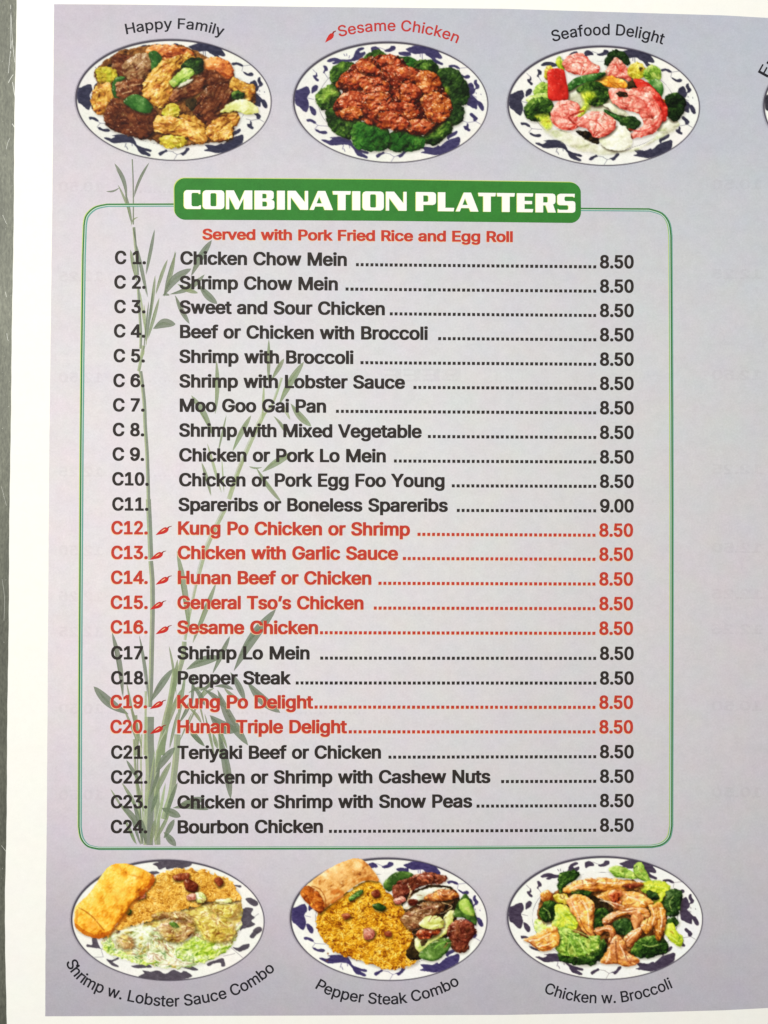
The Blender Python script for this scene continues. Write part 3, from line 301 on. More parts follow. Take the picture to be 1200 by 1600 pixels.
load_glyphs(""". 185 102 -4 82 0 64 13 54 27 50 52 54 71 67 87 85 98 113 102 135 97 154 83 164 69 167 45 163 27 150 10 134 0
B 454 69 0 63 2 60 7 61 505 70 509 262 509 292 507 323 501 352 490 382 468 406 441 415 421 422 396 424 366 421 341 412 313 392 289 379 278 357 266 386 252 410 233 427 211 437 188 444 145 442 117 435 89 425 68 412 51 391 32 365 18 333 8 302 2 268 0|151 73 256 73 289 75 315 82 334 95 345 106 353 123 354 143 352 158 343 182 329 198 311 211 284 220 258 223 151 223|151 293 248 293 271 296 297 305 310 314 323 328 333 348 335 370 333 385 327 402 315 416 299 427 275 434 250 436 151 436
C 508 272 -7 243 -5 213 1 182 12 153 26 129 43 104 66 72 113 57 148 48 179 42 213 40 261 42 296 48 327 58 364 72 395 87 421 104 442 128 465 153 483 182 497 210 507 240 513 287 516 338 510 367 501 406 484 426 470 459 437 473 418 485 396 493 373 499 342 496 338 489 336 411 338 401 366 390 385 377 401 359 415 341 426 319 435 284 439 258 437 231 431 207 418 186 403 173 389 151 356 139 326 132 292 129 254 132 216 140 181 150 154 165 130 186 105 207 90 232 77 258 72 297 71 319 74 340 83 360 95 376 107 392 128 401 144 408 166 412 171 490 172 498 168 499 160 485 113 473 91 447 57 425 39 388 16 359 5 311 -6
D 500 69 0 63 2 60 7 61 505 70 509 246 509 279 507 315 500 343 492 376 477 407 456 437 426 459 389 471 362 481 326 488 261 486 214 481 184 470 146 458 118 442 92 417 63 380 36 344 18 312 9 274 2 240 0|151 73 226 73 259 75 292 82 321 95 345 111 364 131 380 157 390 187 397 226 397 284 390 323 380 352 364 379 346 398 323 414 295 427 263 434 232 436 151 435
F 408 69 0 63 2 60 7 61 505 70 509 392 507 395 502 395 443 389 437 151 436 151 286 366 285 372 279 372 220 369 215 362 213 151 213 150 5 142 0
H 514 69 0 63 2 60 7 61 505 70 509 141 509 150 504 151 296 390 296 392 297 393 504 402 509 480 507 483 501 482 4 473 0 402 0 393 5 392 224 152 224 150 5 142 0
L 390 69 0 63 2 60 7 60 502 63 507 69 509 142 509 148 507 151 502 151 73 381 72 387 66 387 7 384 2 377 0
P 442 69 0 63 2 60 7 61 505 70 509 255 509 290 506 324 499 355 486 380 470 400 451 416 428 431 382 435 350 433 313 426 288 415 259 399 238 378 216 355 202 324 188 284 182 151 180 150 5 142 0|151 251 243 251 266 253 283 256 299 263 319 277 334 297 340 315 344 345 342 369 334 392 320 410 300 425 265 435 151 436
S 444 228 -9 196 -7 154 2 133 10 105 24 86 39 65 61 51 85 42 111 38 143 41 148 47 150 126 149 130 143 136 119 148 100 165 85 188 74 215 68 235 66 273 70 295 77 314 88 329 102 341 122 345 143 342 159 333 176 319 187 299 199 279 207 182 234 150 245 115 262 90 280 68 305 56 335 52 364 54 399 63 424 75 444 96 468 116 483 140 496 170 507 203 514 247 516 277 514 314 506 340 496 363 483 381 469 402 448 416 425 424 401 427 378 426 369 417 365 341 366 337 371 331 394 321 409 305 423 284 435 259 440 236 442 215 440 189 434 163 416 154 407 144 390 142 372 145 353 156 337 170 324 192 314 334 271 382 245 405 225 421 204 433 167 434 138 432 114 423 86 411 65 396 46 372 26 344 12 313 0 279 -7
a 387 166 -9 123 -3 99 6 79 17 60 33 39 64 32 87 30 117 34 145 44 170 57 185 81 202 100 211 135 221 255 239 268 243 273 248 275 258 268 291 258 302 243 312 225 318 212 319 189 318 171 312 155 303 133 282 125 268 117 265 105 266 46 282 42 286 41 293 52 317 64 332 84 352 98 361 119 372 140 380 181 387 227 387 260 382 291 373 309 363 326 350 347 324 356 301 363 256 363 6 360 2 354 0 283 1 277 6 276 27 259 14 234 1 208 -6|179 62 209 65 231 74 250 87 264 103 272 123 276 144 276 175 156 155 128 137 121 126 119 110 120 96 127 84 137 75 152 67
b 422 235 -8 204 -4 177 5 156 18 139 34 138 7 134 1 62 0 56 2 53 6 53 502 59 508 130 509 139 505 140 351 174 376 205 385 236 388 272 386 309 378 337 364 356 349 378 324 396 296 407 263 414 226 416 185 414 151 407 119 396 86 380 58 357 33 336 18 310 4 278 -6|229 64 247 65 265 70 282 80 296 93 307 107 319 134 327 168 328 189 327 214 323 238 307 276 295 292 273 308 251 317 236 318 219 317 200 312 183 302 159 276 144 240 139 193 140 167 144 144 151 124 161 104 172 90 185 79 201 70
c 393 213 -8 177 -4 148 4 126 15 98 34 73 59 56 87 44 120 37 151 34 185 37 225 44 263 58 296 74 322 98 347 120 363 148 378 179 385 213 388 252 387 279 381 305 372 328 359 345 347 365 325 378 305 388 279 387 272 381 268 324 254 309 254 304 257 299 270 283 293 260 309 229 318 205 317 183 310 168 300 154 288 134 254 128 235 123 185 128 148 134 126 153 95 168 80 186 70 220 63 249 68 274 80 293 100 305 127 310 130 325 130 382 116 388 112 389 104 380 80 366 57 346 36 329 22 307 10 282 0 253 -6
d 422 200 -8 170 -5 141 4 114 18 88 39 71 58 57 83 43 118 36 157 36 225 45 268 55 296 69 320 88 342 115 364 145 379 170 385 201 388 249 384 276 376 311 350 312 505 321 509 394 508 398 502 397 5 388 0 317 1 313 7 312 34 295 18 273 5 247 -4|214 64 231 65 250 70 266 79 281 93 291 106 306 144 312 191 306 240 300 259 290 277 279 292 266 302 250 312 221 318 203 317 185 312 154 290 134 257 128 235 123 196 128 146 143 107 156 91 179 73 200 65
e 401 218 -8 182 -4 149 4 120 18 90 41 73 59 58 84 45 115 37 151 34 195 36 228 44 260 55 293 72 321 89 339 118 362 146 377 180 386 227 388 267 383 307 370 327 358 359 327 373 306 391 260 396 232 397 170 394 165 387 163 124 163 129 132 135 116 146 99 174 75 193 68 228 63 258 68 274 75 285 84 298 99 307 115 312 118 327 118 384 105 390 102 391 94 378 64 355 37 325 16 305 5 282 -2 255 -7|125 231 306 232 298 265 284 288 267 304 242 315 216 318 186 313 169 303 152 289 134 265
f 251 90 0 84 2 81 7 81 315 16 316 9 318 6 323 6 378 9 381 15 383 81 383 81 430 85 459 98 484 117 504 138 517 166 525 195 529 226 528 255 522 267 518 269 509 251 455 243 452 211 457 193 455 179 446 171 431 168 383 244 383 253 380 254 323 251 318 245 316 168 315 168 6 165 2 159 0
g 423 212 -146 161 -140 138 -134 108 -120 86 -105 65 -85 52 -63 52 -53 104 -24 118 -22 124 -24 142 -44 158 -59 177 -68 200 -74 225 -75 243 -74 265 -67 284 -57 298 -42 308 -21 311 5 311 42 295 29 274 17 245 8 201 5 170 8 142 15 116 28 94 43 72 66 56 90 43 124 36 155 34 199 36 233 43 265 56 296 73 324 92 345 114 364 142 378 179 386 216 388 248 385 276 376 296 363 313 349 313 377 317 382 392 382 398 377 398 -6 396 -33 389 -58 375 -84 361 -99 337 -118 318 -127 286 -138 258 -143|215 75 232 76 250 80 267 89 286 106 301 130 307 148 312 192 311 218 307 241 292 277 279 293 260 307 238 316 221 318 203 317 185 312 168 302 154 290 143 276 135 258 128 237 123 200 124 172 128 151 135 131 149 107 168 90 185 80
h 408 62 0 56 2 53 7 53 502 56 507 62 509 131 509 137 507 140 502 140 353 161 369 179 378 205 385 233 388 270 387 294 381 318 372 345 351 366 324 376 297 383 246 383 7 380 2 373 0 306 0 297 4 296 234 293 261 286 280 274 296 259 308 241 315 222 317 204 315 184 307 165 295 151 277 143 254 140 226 139 5 131 0
i 164 62 0 56 2 53 7 53 377 56 381 62 383 134 382 138 380 140 377 140 7 137 2 131 0|91 428 70 433 57 440 45 455 41 472 44 493 54 507 71 519 92 523 121 519 136 511 148 495 152 478 149 459 139 443 123 433 102 428
k 378 62 0 56 2 53 7 53 502 56 507 62 509 131 509 137 507 140 502 140 238 287 381 376 383 385 380 384 369 231 217 397 15 398 7 395 2 388 0 304 0 297 2 165 162 140 139 139 4 130 0
l 163 60 0 54 2 51 7 51 502 54 507 60 509 129 509 135 507 138 502 138 7 135 2 129 0
m 607 62 0 56 2 53 7 53 377 56 381 63 383 134 382 138 377 139 353 154 366 175 379 200 387 226 390 260 387 291 378 314 360 332 337 359 364 385 379 419 387 470 389 497 384 519 376 538 364 554 349 566 331 575 311 581 281 583 8 580 2 506 0 497 5 496 252 493 275 486 292 475 304 452 315 431 318 416 317 396 310 382 298 370 284 364 267 361 245 360 5 351 0 284 0 277 2 274 7 274 257 269 282 256 300 251 305 234 315 210 318 198 317 181 310 164 298 151 283 143 263 140 237 139 5 131 0
n 407 62 0 56 2 53 7 54 380 63 383 134 382 138 377 138 352 155 365 174 375 208 386 233 388 270 387 294 381 318 372 345 351 366 324 376 299 381 274 383 245 382 4 373 0 306 0 297 5 296 234 293 261 286 280 274 296 259 308 241 315 222 317 204 315 184 307 165 295 151 277 143 254 140 226 139 5 131 0
o 413 213 -8 177 -4 148 4 126 15 98 34 73 59 56 87 44 120 37 151 34 185 37 225 44 263 58 296 74 322 98 347 120 363 148 378 179 385 213 388 259 386 293 378 322 363 351 340 368 322 375 309 385 294 396 266 405 229 407 195 405 151 397 119 384 85 368 59 344 34 322 18 290 3 259 -5|219 63 237 65 256 70 273 80 289 96 299 108 314 145 319 187 314 235 299 272 287 288 272 301 255 311 238 317 223 318 205 317 186 311 168 300 154 288 134 254 128 232 123 194 124 168 133 130 150 98 167 80 183 71 204 65
p 422 62 -138 56 -136 53 -131 54 379 63 383 134 382 138 377 138 349 155 363 174 376 202 384 236 388 272 386 309 378 337 364 355 349 378 324 396 296 407 263 414 226 414 157 407 119 396 86 380 58 357 33 336 18 316 7 281 -5 236 -8 203 -4 176 6 156 18 140 32 139 -133 131 -138|229 64 247 65 265 70 282 80 296 93 307 107 319 134 327 168 328 189 327 214 323 238 307 276 295 292 273 308 251 317 236 318 219 317 200 312 183 302 159 276 144 240 139 193 140 167 144 144 151 124 161 104 172 90 185 79 201 70
r 257 62 0 56 2 53 7 54 380 63 383 132 382 138 378 139 356 155 370 175 380 196 386 221 389 266 386 269 381 267 314 263 312 252 311 219 314 202 312 182 305 164 293 152 278 143 259 140 236 139 4 130 0
s 362 185 -8 165 -7 120 3 96 14 80 24 62 42 51 56 41 77 36 97 37 104 43 108 97 120 114 120 119 117 130 91 147 74 170 65 198 62 230 68 247 76 263 93 267 109 265 121 256 133 240 143 122 175 95 187 77 201 59 222 50 246 47 269 49 294 56 317 66 335 98 363 136 380 166 386 230 387 255 382 275 376 303 361 324 341 339 320 350 292 349 284 343 280 289 268 274 268 269 271 259 292 245 307 224 317 199 321 177 318 154 307 140 293 136 276 138 263 148 250 166 241 279 211 311 196 332 178 346 160 354 135 357 116 355 91 348 67 337 48 320 31 302 18 281 7 257 -1 228 -7
t 225 174 -4 143 0 116 9 95 21 78 44 68 68 65 95 65 315 15 316 9 318 6 323 8 380 15 383 65 384 65 465 71 471 149 470 152 465 152 383 221 383 227 381 230 377 230 323 227 318 220 316 152 315 152 105 154 85 161 74 173 68 187 66 211 70 225 68 228 63 239 14 237 4 224 0 200 -4
u 408 188 -5 142 2 118 13 101 23 80 46 70 61 61 82 54 111 53 134 54 379 63 383 131 383 139 380 140 149 142 125 149 104 162 87 177 75 195 69 214 67 232 69 252 76 269 89 284 107 293 130 296 158 297 380 306 383 379 382 383 377 382 5 373 0 302 1 298 7 297 33 280 18 256 6 227 -3
w 565 147 0 139 4 135 17 23 371 26 381 33 383 103 383 112 380 183 132 202 204 251 375 255 381 332 383 341 380 388 219 410 133 481 380 490 383 561 383 569 380 571 371 452 2 445 0 378 0 369 4 296 250 224 4 215 0
y 387 84 -140 55 -134 50 -132 47 -128 62 -70 70 -65 107 -68 122 -65 131 -57 142 -42 162 8 19 367 18 380 27 383 100 383 109 380 207 114 306 380 315 383 394 381 397 377 395 367 230 -51 216 -79 203 -98 192 -109 182 -118 162 -129 135 -138
""", GLY["reg"])
CAP = max(p[1] for p in GLY['bold']['H'][1][0])
GLY['bold'][' '] = (int(CAP * 0.43), []); GLY['reg'][' '] = (int(CAP * 0.38), [])
def area2(p): return sum(p[i][0] * p[(i + 1) % len(p)][1] - p[(i + 1) % len(p)][0] * p[i][1] for i in range(len(p)))
_gc = {}
def glyph(c, wt):
    key = (c, wt)
    if key in _gc: return _gc[key]
    adv, polys = GLY[wt][c]
    A = [area2(p) for p in polys]; sgn = 1 if polys and max(A, key=abs) > 0 else -1
    outs = [[p, []] for p, a in zip(polys, A) if a * sgn > 0]
    def inside(pt, poly):
        r = False
        for i in range(len(poly)):
            x1, y1 = poly[i - 1]; x2, y2 = poly[i]
            if (y1 > pt[1]) != (y2 > pt[1]) and pt[0] < (x2 - x1) * (pt[1] - y1) / (y2 - y1) + x1: r = not r
        return r
    for p, a in zip(polys, A):
        if a * sgn <= 0:
            for q in outs:
                if inside(p[0], q[0]): q[1].append(p); break
    _gc[key] = (adv, outs); return _gc[key]
BOLD, REG = 'bold', 'reg'
def layout(text, wt, track=0.0):
    """list of (contours, holes) in font units, ink extent"""
    x = 0; res = []
    for c in text:
        adv, outs = glyph(c, wt)
        for k, (o, h) in enumerate(outs):
            res.append(([(p[0] + x, p[1]) for p in o], [[(p[0] + x, p[1]) for p in q] for q in h], k))
        x += adv + track * CAP
    xs = [p[0] for o, h, k in res for p in o]
    return res, min(xs), max(xs)
def text_line(F, text, x0, x1, base, cap, z, wt=BOLD, mi=0, dx=0.0, dy=0.0):
    """set text with its ink exactly from x0 to x1; base(x) gives the baseline"""
    res, a, b = layout(text, wt); sx = (x1 - x0) / (b - a); sy = cap / CAP
    def m(p):
        X = x0 + (p[0] - a) * sx; return (X + dx, base(X) - p[1] * sy + dy)
    for o, h, k in res: F.poly([m(p) for p in o], [[m(p) for p in q] for q in h], z + k * 4e-7, mi)
def text_curve(F, text, pts, cap, z, wt=REG, mi=0, mirror=False):
    cur = spline(pts, 24, False); seg = [0]
    for i in range(1, len(cur)): seg.append(seg[-1] + math.hypot(cur[i][0] - cur[i - 1][0], cur[i][1] - cur[i - 1][1]))
    tot = seg[-1]; sy = cap / CAP; x = 0; items = []
    for c in text:
        adv, outs = glyph(c, wt); items.append((x, adv, outs)); x += adv
    xs = [p[0] + it[0] for it in items for o, h in it[2] for p in o]; a, b = min(xs), max(xs); sx = tot / (b - a)
    def at(s):
        s = max(-1e9, min(s, tot)); i = int(np.searchsorted(seg, max(s, 0.001))) - 1; i = max(0, min(i, len(cur) - 2))
        t = (s - seg[i]) / (seg[i + 1] - seg[i])
        return cur[i][0] + (cur[i + 1][0] - cur[i][0]) * t, cur[i][1] + (cur[i + 1][1] - cur[i][1]) * t
    for x, adv, outs in items:
        c = x + adv / 2; s = (c - a) * sx
        px, py = at(s); q0 = at(max(s - 5, 0)); q1 = at(min(s + 5, tot)); l = math.hypot(q1[0] - q0[0], q1[1] - q0[1])
        ux, uy = (q1[0] - q0[0]) / l, (q1[1] - q0[1]) / l
        def m(p):
            u = (p[0] + x - c) * sx; v = p[1] * sy
            return (px + ux * u + uy * v, py + uy * u - ux * v)
        for k, (o, h) in enumerate(outs): F.poly([m(p) for p in o], [[m(p) for p in q] for q in h], z + k * 4e-7, mi)

# ------------------------------------------------------------------ the counter
FS = Flat(); FS.quad([(-4200, -3400), (5400, -3400), (5400, 5000), (-4200, 5000)], -0.00032)
counter = FS.build('counter', M_counter, None)
tag(counter, 'dull grey-green brushed steel counter top under the menu', kind='structure')
FS = Flat()
for pts, w in [([(15.5, 6), (17, 40), (18.5, 66), (22, 96)], .35), ([(17.5, 62), (14, 90), (12, 113)], .3), ([(19.5, 115), (15, 122), (12, 128)], .45), ([(18.5, 127), (21, 143), (24, 158)], .5),
               ([(18, 192), (21, 197), (25, 201)], .5), ([(16, 12), (15, 60), (16, 82)], .25), ([(14, 215), (11, 222), (8.5, 232)], .25), ([(9.5, 520), (10.5, 528), (12, 532)], .3),
               ([(3, 335), (9, 349)], .25), ([(1, 1322), (8, 1331)], .3), ([(2, 905), (6, 935), (5, 970)], .2), ([(1, 760), (9, 790)], .2), ([(7, 455), (9, 463)], .3)]:
    FS.strip(spline(pts, 6, False), -w, w, -0.000315)
for k in range(70):
    x, y = random.uniform(0, 22), random.uniform(0, 1600); r = random.uniform(.25, .55)
    FS.quad([(x - r, y), (x, y - r), (x + r, y), (x, y + r)], -0.000316)
tag(FS.build('scratch', M_scratch, counter), kind='stuff')

# ------------------------------------------------------------------ the menu: one thing
menu = bpy.data.objects.new('takeout_menu', None); col.objects.link(menu); menu.empty_display_size = 0.02
tag(menu, 'white paper restaurant menu sheet printed with combination platters, prices and dish pictures on lilac', 'menu')

def interp(pts, v):
    p = sorted(pts); return np.interp(v, [a[0] for a in p], [a[1] for a in p])
EDGE = [(-60, 27), (0, 25.9), (150, 22.9), (300, 21.7), (400, 20.2), (560, 18.2), (700, 16), (1000, 13), (1300, 9.8), (1400, 8.0), (1500, 8.3), (1600, 10.3), (1680, 12)]
me = bpy.data.meshes.new('sheet')
ol = [(x + 0.35 * math.sin(y * .021) + .2 * math.sin(y * .13), y) for y in np.arange(-60, 1681, 12) for x in [float(interp(EDGE, y))]]
ol += [(1515, 1676), (1515, -56)]
X, Y = P([p[0] for p in ol], [p[1] for p in ol]); n = len(ol)
vs = [(a, b, 0.0) for a, b in zip(X, Y)] + [(a, b, -0.00026) for a, b in zip(X, Y)]
fs = [tuple(range(n)), tuple(range(2 * n - 1, n - 1, -1))] + [(i, n + i, n + (i + 1) % n, (i + 1) % n) for i in range(n)]
me.from_pydata(vs, [], fs); me.materials.append(M_sheet); me.update(); me.validate()
import bmesh
bm = bmesh.new(); bm.from_mesh(me); bmesh.ops.recalc_face_normals(bm, faces=bm.faces); bm.to_mesh(me); bm.free()
sheet = link('sheet', me, menu); tag(sheet, 'white paper sheet with a broad blank margin')

# printed lilac ground, paler towards the middle; lamp falloff is countered in its colour
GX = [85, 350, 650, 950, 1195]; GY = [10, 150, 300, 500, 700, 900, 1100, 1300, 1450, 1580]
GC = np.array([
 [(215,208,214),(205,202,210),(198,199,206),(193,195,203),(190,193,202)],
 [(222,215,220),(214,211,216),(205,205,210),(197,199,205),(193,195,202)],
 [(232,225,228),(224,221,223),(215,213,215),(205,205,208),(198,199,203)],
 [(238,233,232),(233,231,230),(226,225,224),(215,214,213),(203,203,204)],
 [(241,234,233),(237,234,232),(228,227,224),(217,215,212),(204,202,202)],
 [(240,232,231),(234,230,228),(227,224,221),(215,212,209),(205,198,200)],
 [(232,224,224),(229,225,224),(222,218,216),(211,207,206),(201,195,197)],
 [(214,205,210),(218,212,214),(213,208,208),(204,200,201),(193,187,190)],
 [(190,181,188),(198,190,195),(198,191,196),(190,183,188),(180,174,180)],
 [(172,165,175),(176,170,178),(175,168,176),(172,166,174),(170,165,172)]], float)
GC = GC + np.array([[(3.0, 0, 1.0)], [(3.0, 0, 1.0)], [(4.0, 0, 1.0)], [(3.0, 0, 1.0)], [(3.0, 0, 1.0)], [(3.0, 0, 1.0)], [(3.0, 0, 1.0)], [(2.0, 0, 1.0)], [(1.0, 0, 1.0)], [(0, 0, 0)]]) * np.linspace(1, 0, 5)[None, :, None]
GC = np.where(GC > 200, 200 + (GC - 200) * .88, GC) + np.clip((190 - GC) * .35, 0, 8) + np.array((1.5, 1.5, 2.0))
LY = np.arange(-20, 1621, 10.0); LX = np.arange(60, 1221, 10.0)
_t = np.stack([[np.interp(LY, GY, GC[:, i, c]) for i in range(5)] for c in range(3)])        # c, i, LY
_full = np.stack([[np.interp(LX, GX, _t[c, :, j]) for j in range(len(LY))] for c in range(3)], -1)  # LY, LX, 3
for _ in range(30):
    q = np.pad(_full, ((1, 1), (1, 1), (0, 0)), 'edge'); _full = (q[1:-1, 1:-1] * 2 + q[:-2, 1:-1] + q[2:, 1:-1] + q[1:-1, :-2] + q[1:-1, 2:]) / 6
def ground(x, y):
    x = np.clip(np.asarray(x, float), 60, 1219.9); y = np.clip(np.asarray(y, float), -20, 1619.9)
    fx = (x - 60) / 10; fy = (y + 20) / 10; i = fx.astype(int); j = fy.astype(int); i = np.minimum(i, len(LX) - 2); j = np.minimum(j, len(LY) - 2)
    fx = (fx - i)[..., None]; fy = (fy - j)[..., None]
    return (_full[j, i] * (1 - fx) + _full[j, i + 1] * fx) * (1 - fy) + (_full[j + 1, i] * (1 - fx) + _full[j + 1, i + 1] * fx) * fy
def grid_mesh(name, XX, YY, RGB, z, parent, mask=None, mat=None):
    """a sheet of quads over a grid of dots, colour per corner; mask picks the cells"""
    h, w = XX.shape; idx = np.arange(h * w).reshape(h, w)
    q = np.stack([idx[:-1, :-1], idx[1:, :-1], idx[1:, 1:], idx[:-1, 1:]], -1).reshape(-1, 4)
    if mask is not None: q = q[mask.reshape(-1)]
    if len(q) == 0: return None
    used, inv = np.unique(q.reshape(-1), return_inverse=True)
    X, Y = P(XX.reshape(-1)[used], YY.reshape(-1)[used])
    me = bpy.data.meshes.new(name)
    me.vertices.add(len(used)); me.vertices.foreach_set('co', np.stack([X, Y, np.full(len(used), z)], 1).astype(np.float32).reshape(-1))
    me.loops.add(len(q) * 4); me.loops.foreach_set('vertex_index', inv.astype(np.int32).reshape(-1))
    me.polygons.add(len(q)); me.polygons.foreach_set('loop_start', np.arange(0, len(q) * 4, 4, dtype=np.int32))
    try: me.polygons.foreach_set('loop_total', np.full(len(q), 4, dtype=np.int32))
    except Exception: pass
    me.update(calc_edges=True)
    at = me.color_attributes.new('ink', 'FLOAT_COLOR', 'POINT')
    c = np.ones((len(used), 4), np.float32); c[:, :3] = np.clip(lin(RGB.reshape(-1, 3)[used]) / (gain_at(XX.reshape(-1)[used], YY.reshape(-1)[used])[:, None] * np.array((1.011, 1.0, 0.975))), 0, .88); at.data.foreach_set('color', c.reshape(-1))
    me.materials.append(mat or M_print)
    o = bpy.data.objects.new(name, me); col.objects.link(o); o.parent = parent
    return o
TOP = [(60, 6.3), (85, 6.5), (200, 7.2), (430, 10.2), (790, 13.8), (1000, 20.2), (1130, 24), (1200, 28), (1500, 45)]
BOT = [(60, 1588), (430, 1587), (790, 1585.8), (1000, 1582), (1130, 1578.6), (1200, 1575), (1500, 1560)]
LFT = [(0, 84.6), (300, 82), (400, 80.7), (700, 77), (1100, 74.4), (1300, 73), (1450, 71.3), (1600, 70.6)]
uu = np.linspace(0, 1, 144); vv = np.linspace(0, 1, 160)
V, U = np.meshgrid(vv, uu, indexing='ij')
xa = 78 + U * 1425; ya = interp(TOP, xa) + (interp(BOT, xa) - interp(TOP, xa)) * V
xl = interp(LFT, ya); XX = xl + U * (1500 - xl)
YY = interp(TOP, XX) + (interp(BOT, XX) - interp(TOP, XX)) * V
XX[:, 0] += 0.5 * (vnoise(YY[:, 0] / 3, YY[:, 0] * 0, 5) - .5)
Z0 = 5e-6
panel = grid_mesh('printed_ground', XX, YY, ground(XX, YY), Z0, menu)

# ------------------------------------------------------------------ text rows
ROWS = [  # number, dish, price, hot, x0, x1, dots from, number x0, number x1, baseline number / name left / price
 ("C 1.", "Chicken Chow Mein", "8.50", 0, 281.7, 542, 556, 179.5, 228.2, 412.9, 413.5, 419.5),
 ("C 2.", "Shrimp Chow Mein", "8.50", 0, 280.7, 528, 540, 178.5, 227.7, 451.2, 452, 457.5),
 ("C 3.", "Sweet and Sour Chicken", "8.50", 0, 280.7, 601.4, 609, 178.5, 227.5, 489.5, 490.2, 495.5),
 ("C 4.", "Beef or Chicken with Broccoli", "8.50", 0, 281.2, 668.6, 684.5, 178, 227, 527.5, 528.5, 533.4),
 ("C 5.", "Shrimp with Broccoli", "8.50", 0, 280.2, 552.5, 563.3, 177.5, 226.5, 566.2, 567.2, 571.7),
 ("C 6.", "Shrimp with Lobster Sauce", "8.50", 0, 280.2, 632.9, 646, 177, 226, 605, 605.7, 609.5),
 ("C 7.", "Moo Goo Gai Pan", "8.50", 0, 280.8, 509.6, 525, 176.5, 226, 643.2, 643.7, 647.6),
 ("C 8.", "Shrimp with Mixed Vegetable", "8.50", 0, 279.9, 659, 668.6, 176.2, 225.5, 681.7, 682.5, 686),
 ("C 9.", "Chicken or Pork Lo Mein", "8.50", 0, 279.9, 602.9, 615.5, 175.8, 225.3, 720, 721.2, 724.3),
 ("C10.", "Chicken or Pork Egg Foo Young", "8.50", 0, 279.7, 694.7, 706, 175.3, 232.5, 758.7, 760, 762.4),
 ("C11.", "Spareribs or Boneless Spareribs", "9.00", 0, 278.8, 699.8, 713.6, 175.3, 232, 798, 798.7, 800.7),
 ("C12.", "Kung Po Chicken or Shrimp", "8.50", 1, 278.3, 640.7, 652.4, 174, 231, 835, 835.5, 838.7),
 ("C13.", "Chicken with Garlic Sauce", "8.50", 1, 277.8, 622.1, 629.6, 173.8, 231, 873.7, 873.7, 876.3),
 ("C14.", "Hunan Beef or Chicken", "8.50", 1, 277.8, 580.4, 591.5, 173.5, 231, 912.5, 912.7, 915),
 ("C15.", "General Tso’s Chicken", "8.50", 1, 277.3, 568.1, 584, 173, 231, 951.5, 951.7, 953.5),
 ("C16.", "Sesame Chicken", "8.50", 1, 277, 497, 500, 173, 230.8, 990, 990.5, 992),
 ("C17.", "Shrimp Lo Mein", "8.50", 0, 277.2, 483.8, 500.3, 173.5, 231, 1030.5, 1030.5, 1031.2),
 ("C18.", "Pepper Steak", "8.50", 0, 277.8, 454.4, 462, 173.5, 231, 1069.5, 1069.5, 1069.8),
 ("C19.", "Kung Po Delight", "8.50", 1, 276.8, 489.5, 491.6, 172.7, 230, 1106.7, 1107, 1107.6),
 ("C20.", "Hunan Triple Delight", "8.50", 1, 277, 542.3, 545, 172.5, 229.5, 1145.7, 1145.7, 1146),
 ("C21.", "Teriyaki Beef or Chicken", "8.50", 0, 277, 595.4, 606.8, 173.5, 230.5, 1185.7, 1186.2, 1184.8),
 ("C22.", "Chicken or Shrimp with Cashew Nuts", "8.50", 0, 277, 766.4, 783, 173.3, 230.5, 1224.5, 1225, 1223.2),
 ("C23.", "Chicken or Shrimp with Snow Peas", "8.50", 0, 277, 737.9, 744.5, 173.2, 230.3, 1263.2, 1263.7, 1261.3),
 ("C24.", "Bourbon Chicken", "8.50", 0, 277.5, 504.8, 514, 173, 230.2, 1302, 1302.5, 1299.6)]
ZT = 20e-6
for num, dish, price, hot, x0, x1, xd, n0, n1, yn, yl, yr in ROWS:
    base = lambda x, yn=yn, yl=yl, yr=yr: float(np.interp(x, [200, 280, 937, 990], [yn, yl, yr, yr + .2]))
    mats = [M_red, M_fringe] if hot else [M_black]
    def txt(name, text, a, b, parent):
        F = Flat()
        if hot: text_line(F, text, a, b, base, 21.1, ZT - 2e-6, BOLD, 1, -0.7, 0.9)
        text_line(F, text, a, b, base, 21.1, ZT)
        return F.build(name, mats, parent)
    line = txt('dish_name', dish, x0, x1, menu)
    tag(line, ('red' if hot else 'black') + ' line reading ' + dish)
    tag(txt('item_number', num, n0, n1, line), 'number ' + num.replace(' ', ''))
    pr = txt('price', price, 937.3 - hot * .9, 990.2 - hot * 1.0, line)
    F = Flat(); nd = int(round((931.7 - 4.8 - xd) / 7.63)); pitch = (931.7 - 4.8 - hot * 1.2 - xd) / nd
    for k in range(nd + 1):
        x = xd + k * pitch; y = base(x + 2)
        for (ddx, ddy, zz, mi) in ([(-.6, .7, ZT - 2e-6, 1)] if hot else []) + [(0, 0, ZT, 0)]:
            j = [random.uniform(-.25, .25) for _ in range(4)]
            F.quad([(x + ddx + j[0], y - 4.9 + ddy), (x + 4.7 + ddx + j[1], y - 4.9 + ddy + j[2] * .5), (x + 4.7 + ddx + j[2], y + ddy), (x + ddx + j[3], y + ddy + j[1] * .5)], zz, mi)
    F.build('leader_dots', mats, line)
    if hot:
        cx = 243.6 if num in ('C12.', 'C14.', 'C16.') else 234.8
        F = Flat(); q = lambda pts: [(cx + a / 4, yn + 0.6 + b / 4) for a, b in pts]
        F.poly(q([(-2, 2), (10, -12), (24, -26), (38, -38), (50, -45), (60, -48), (72, -44), (80, -36), (76, -24), (66, -14), (50, -7), (24, -2)]), (), ZT, 0)
        F.poly(q([(70, -44), (80, -52), (99, -56), (100, -53), (84, -47), (78, -38)]), (), ZT + 1e-6, 1)
        F.poly(q([(30, -18), (42, -29), (56, -38), (58, -34), (46, -25)]), (), ZT + 1e-6, 2)
        F.build('chili_mark', [M_chili, M_chilid, M_fringe], line)

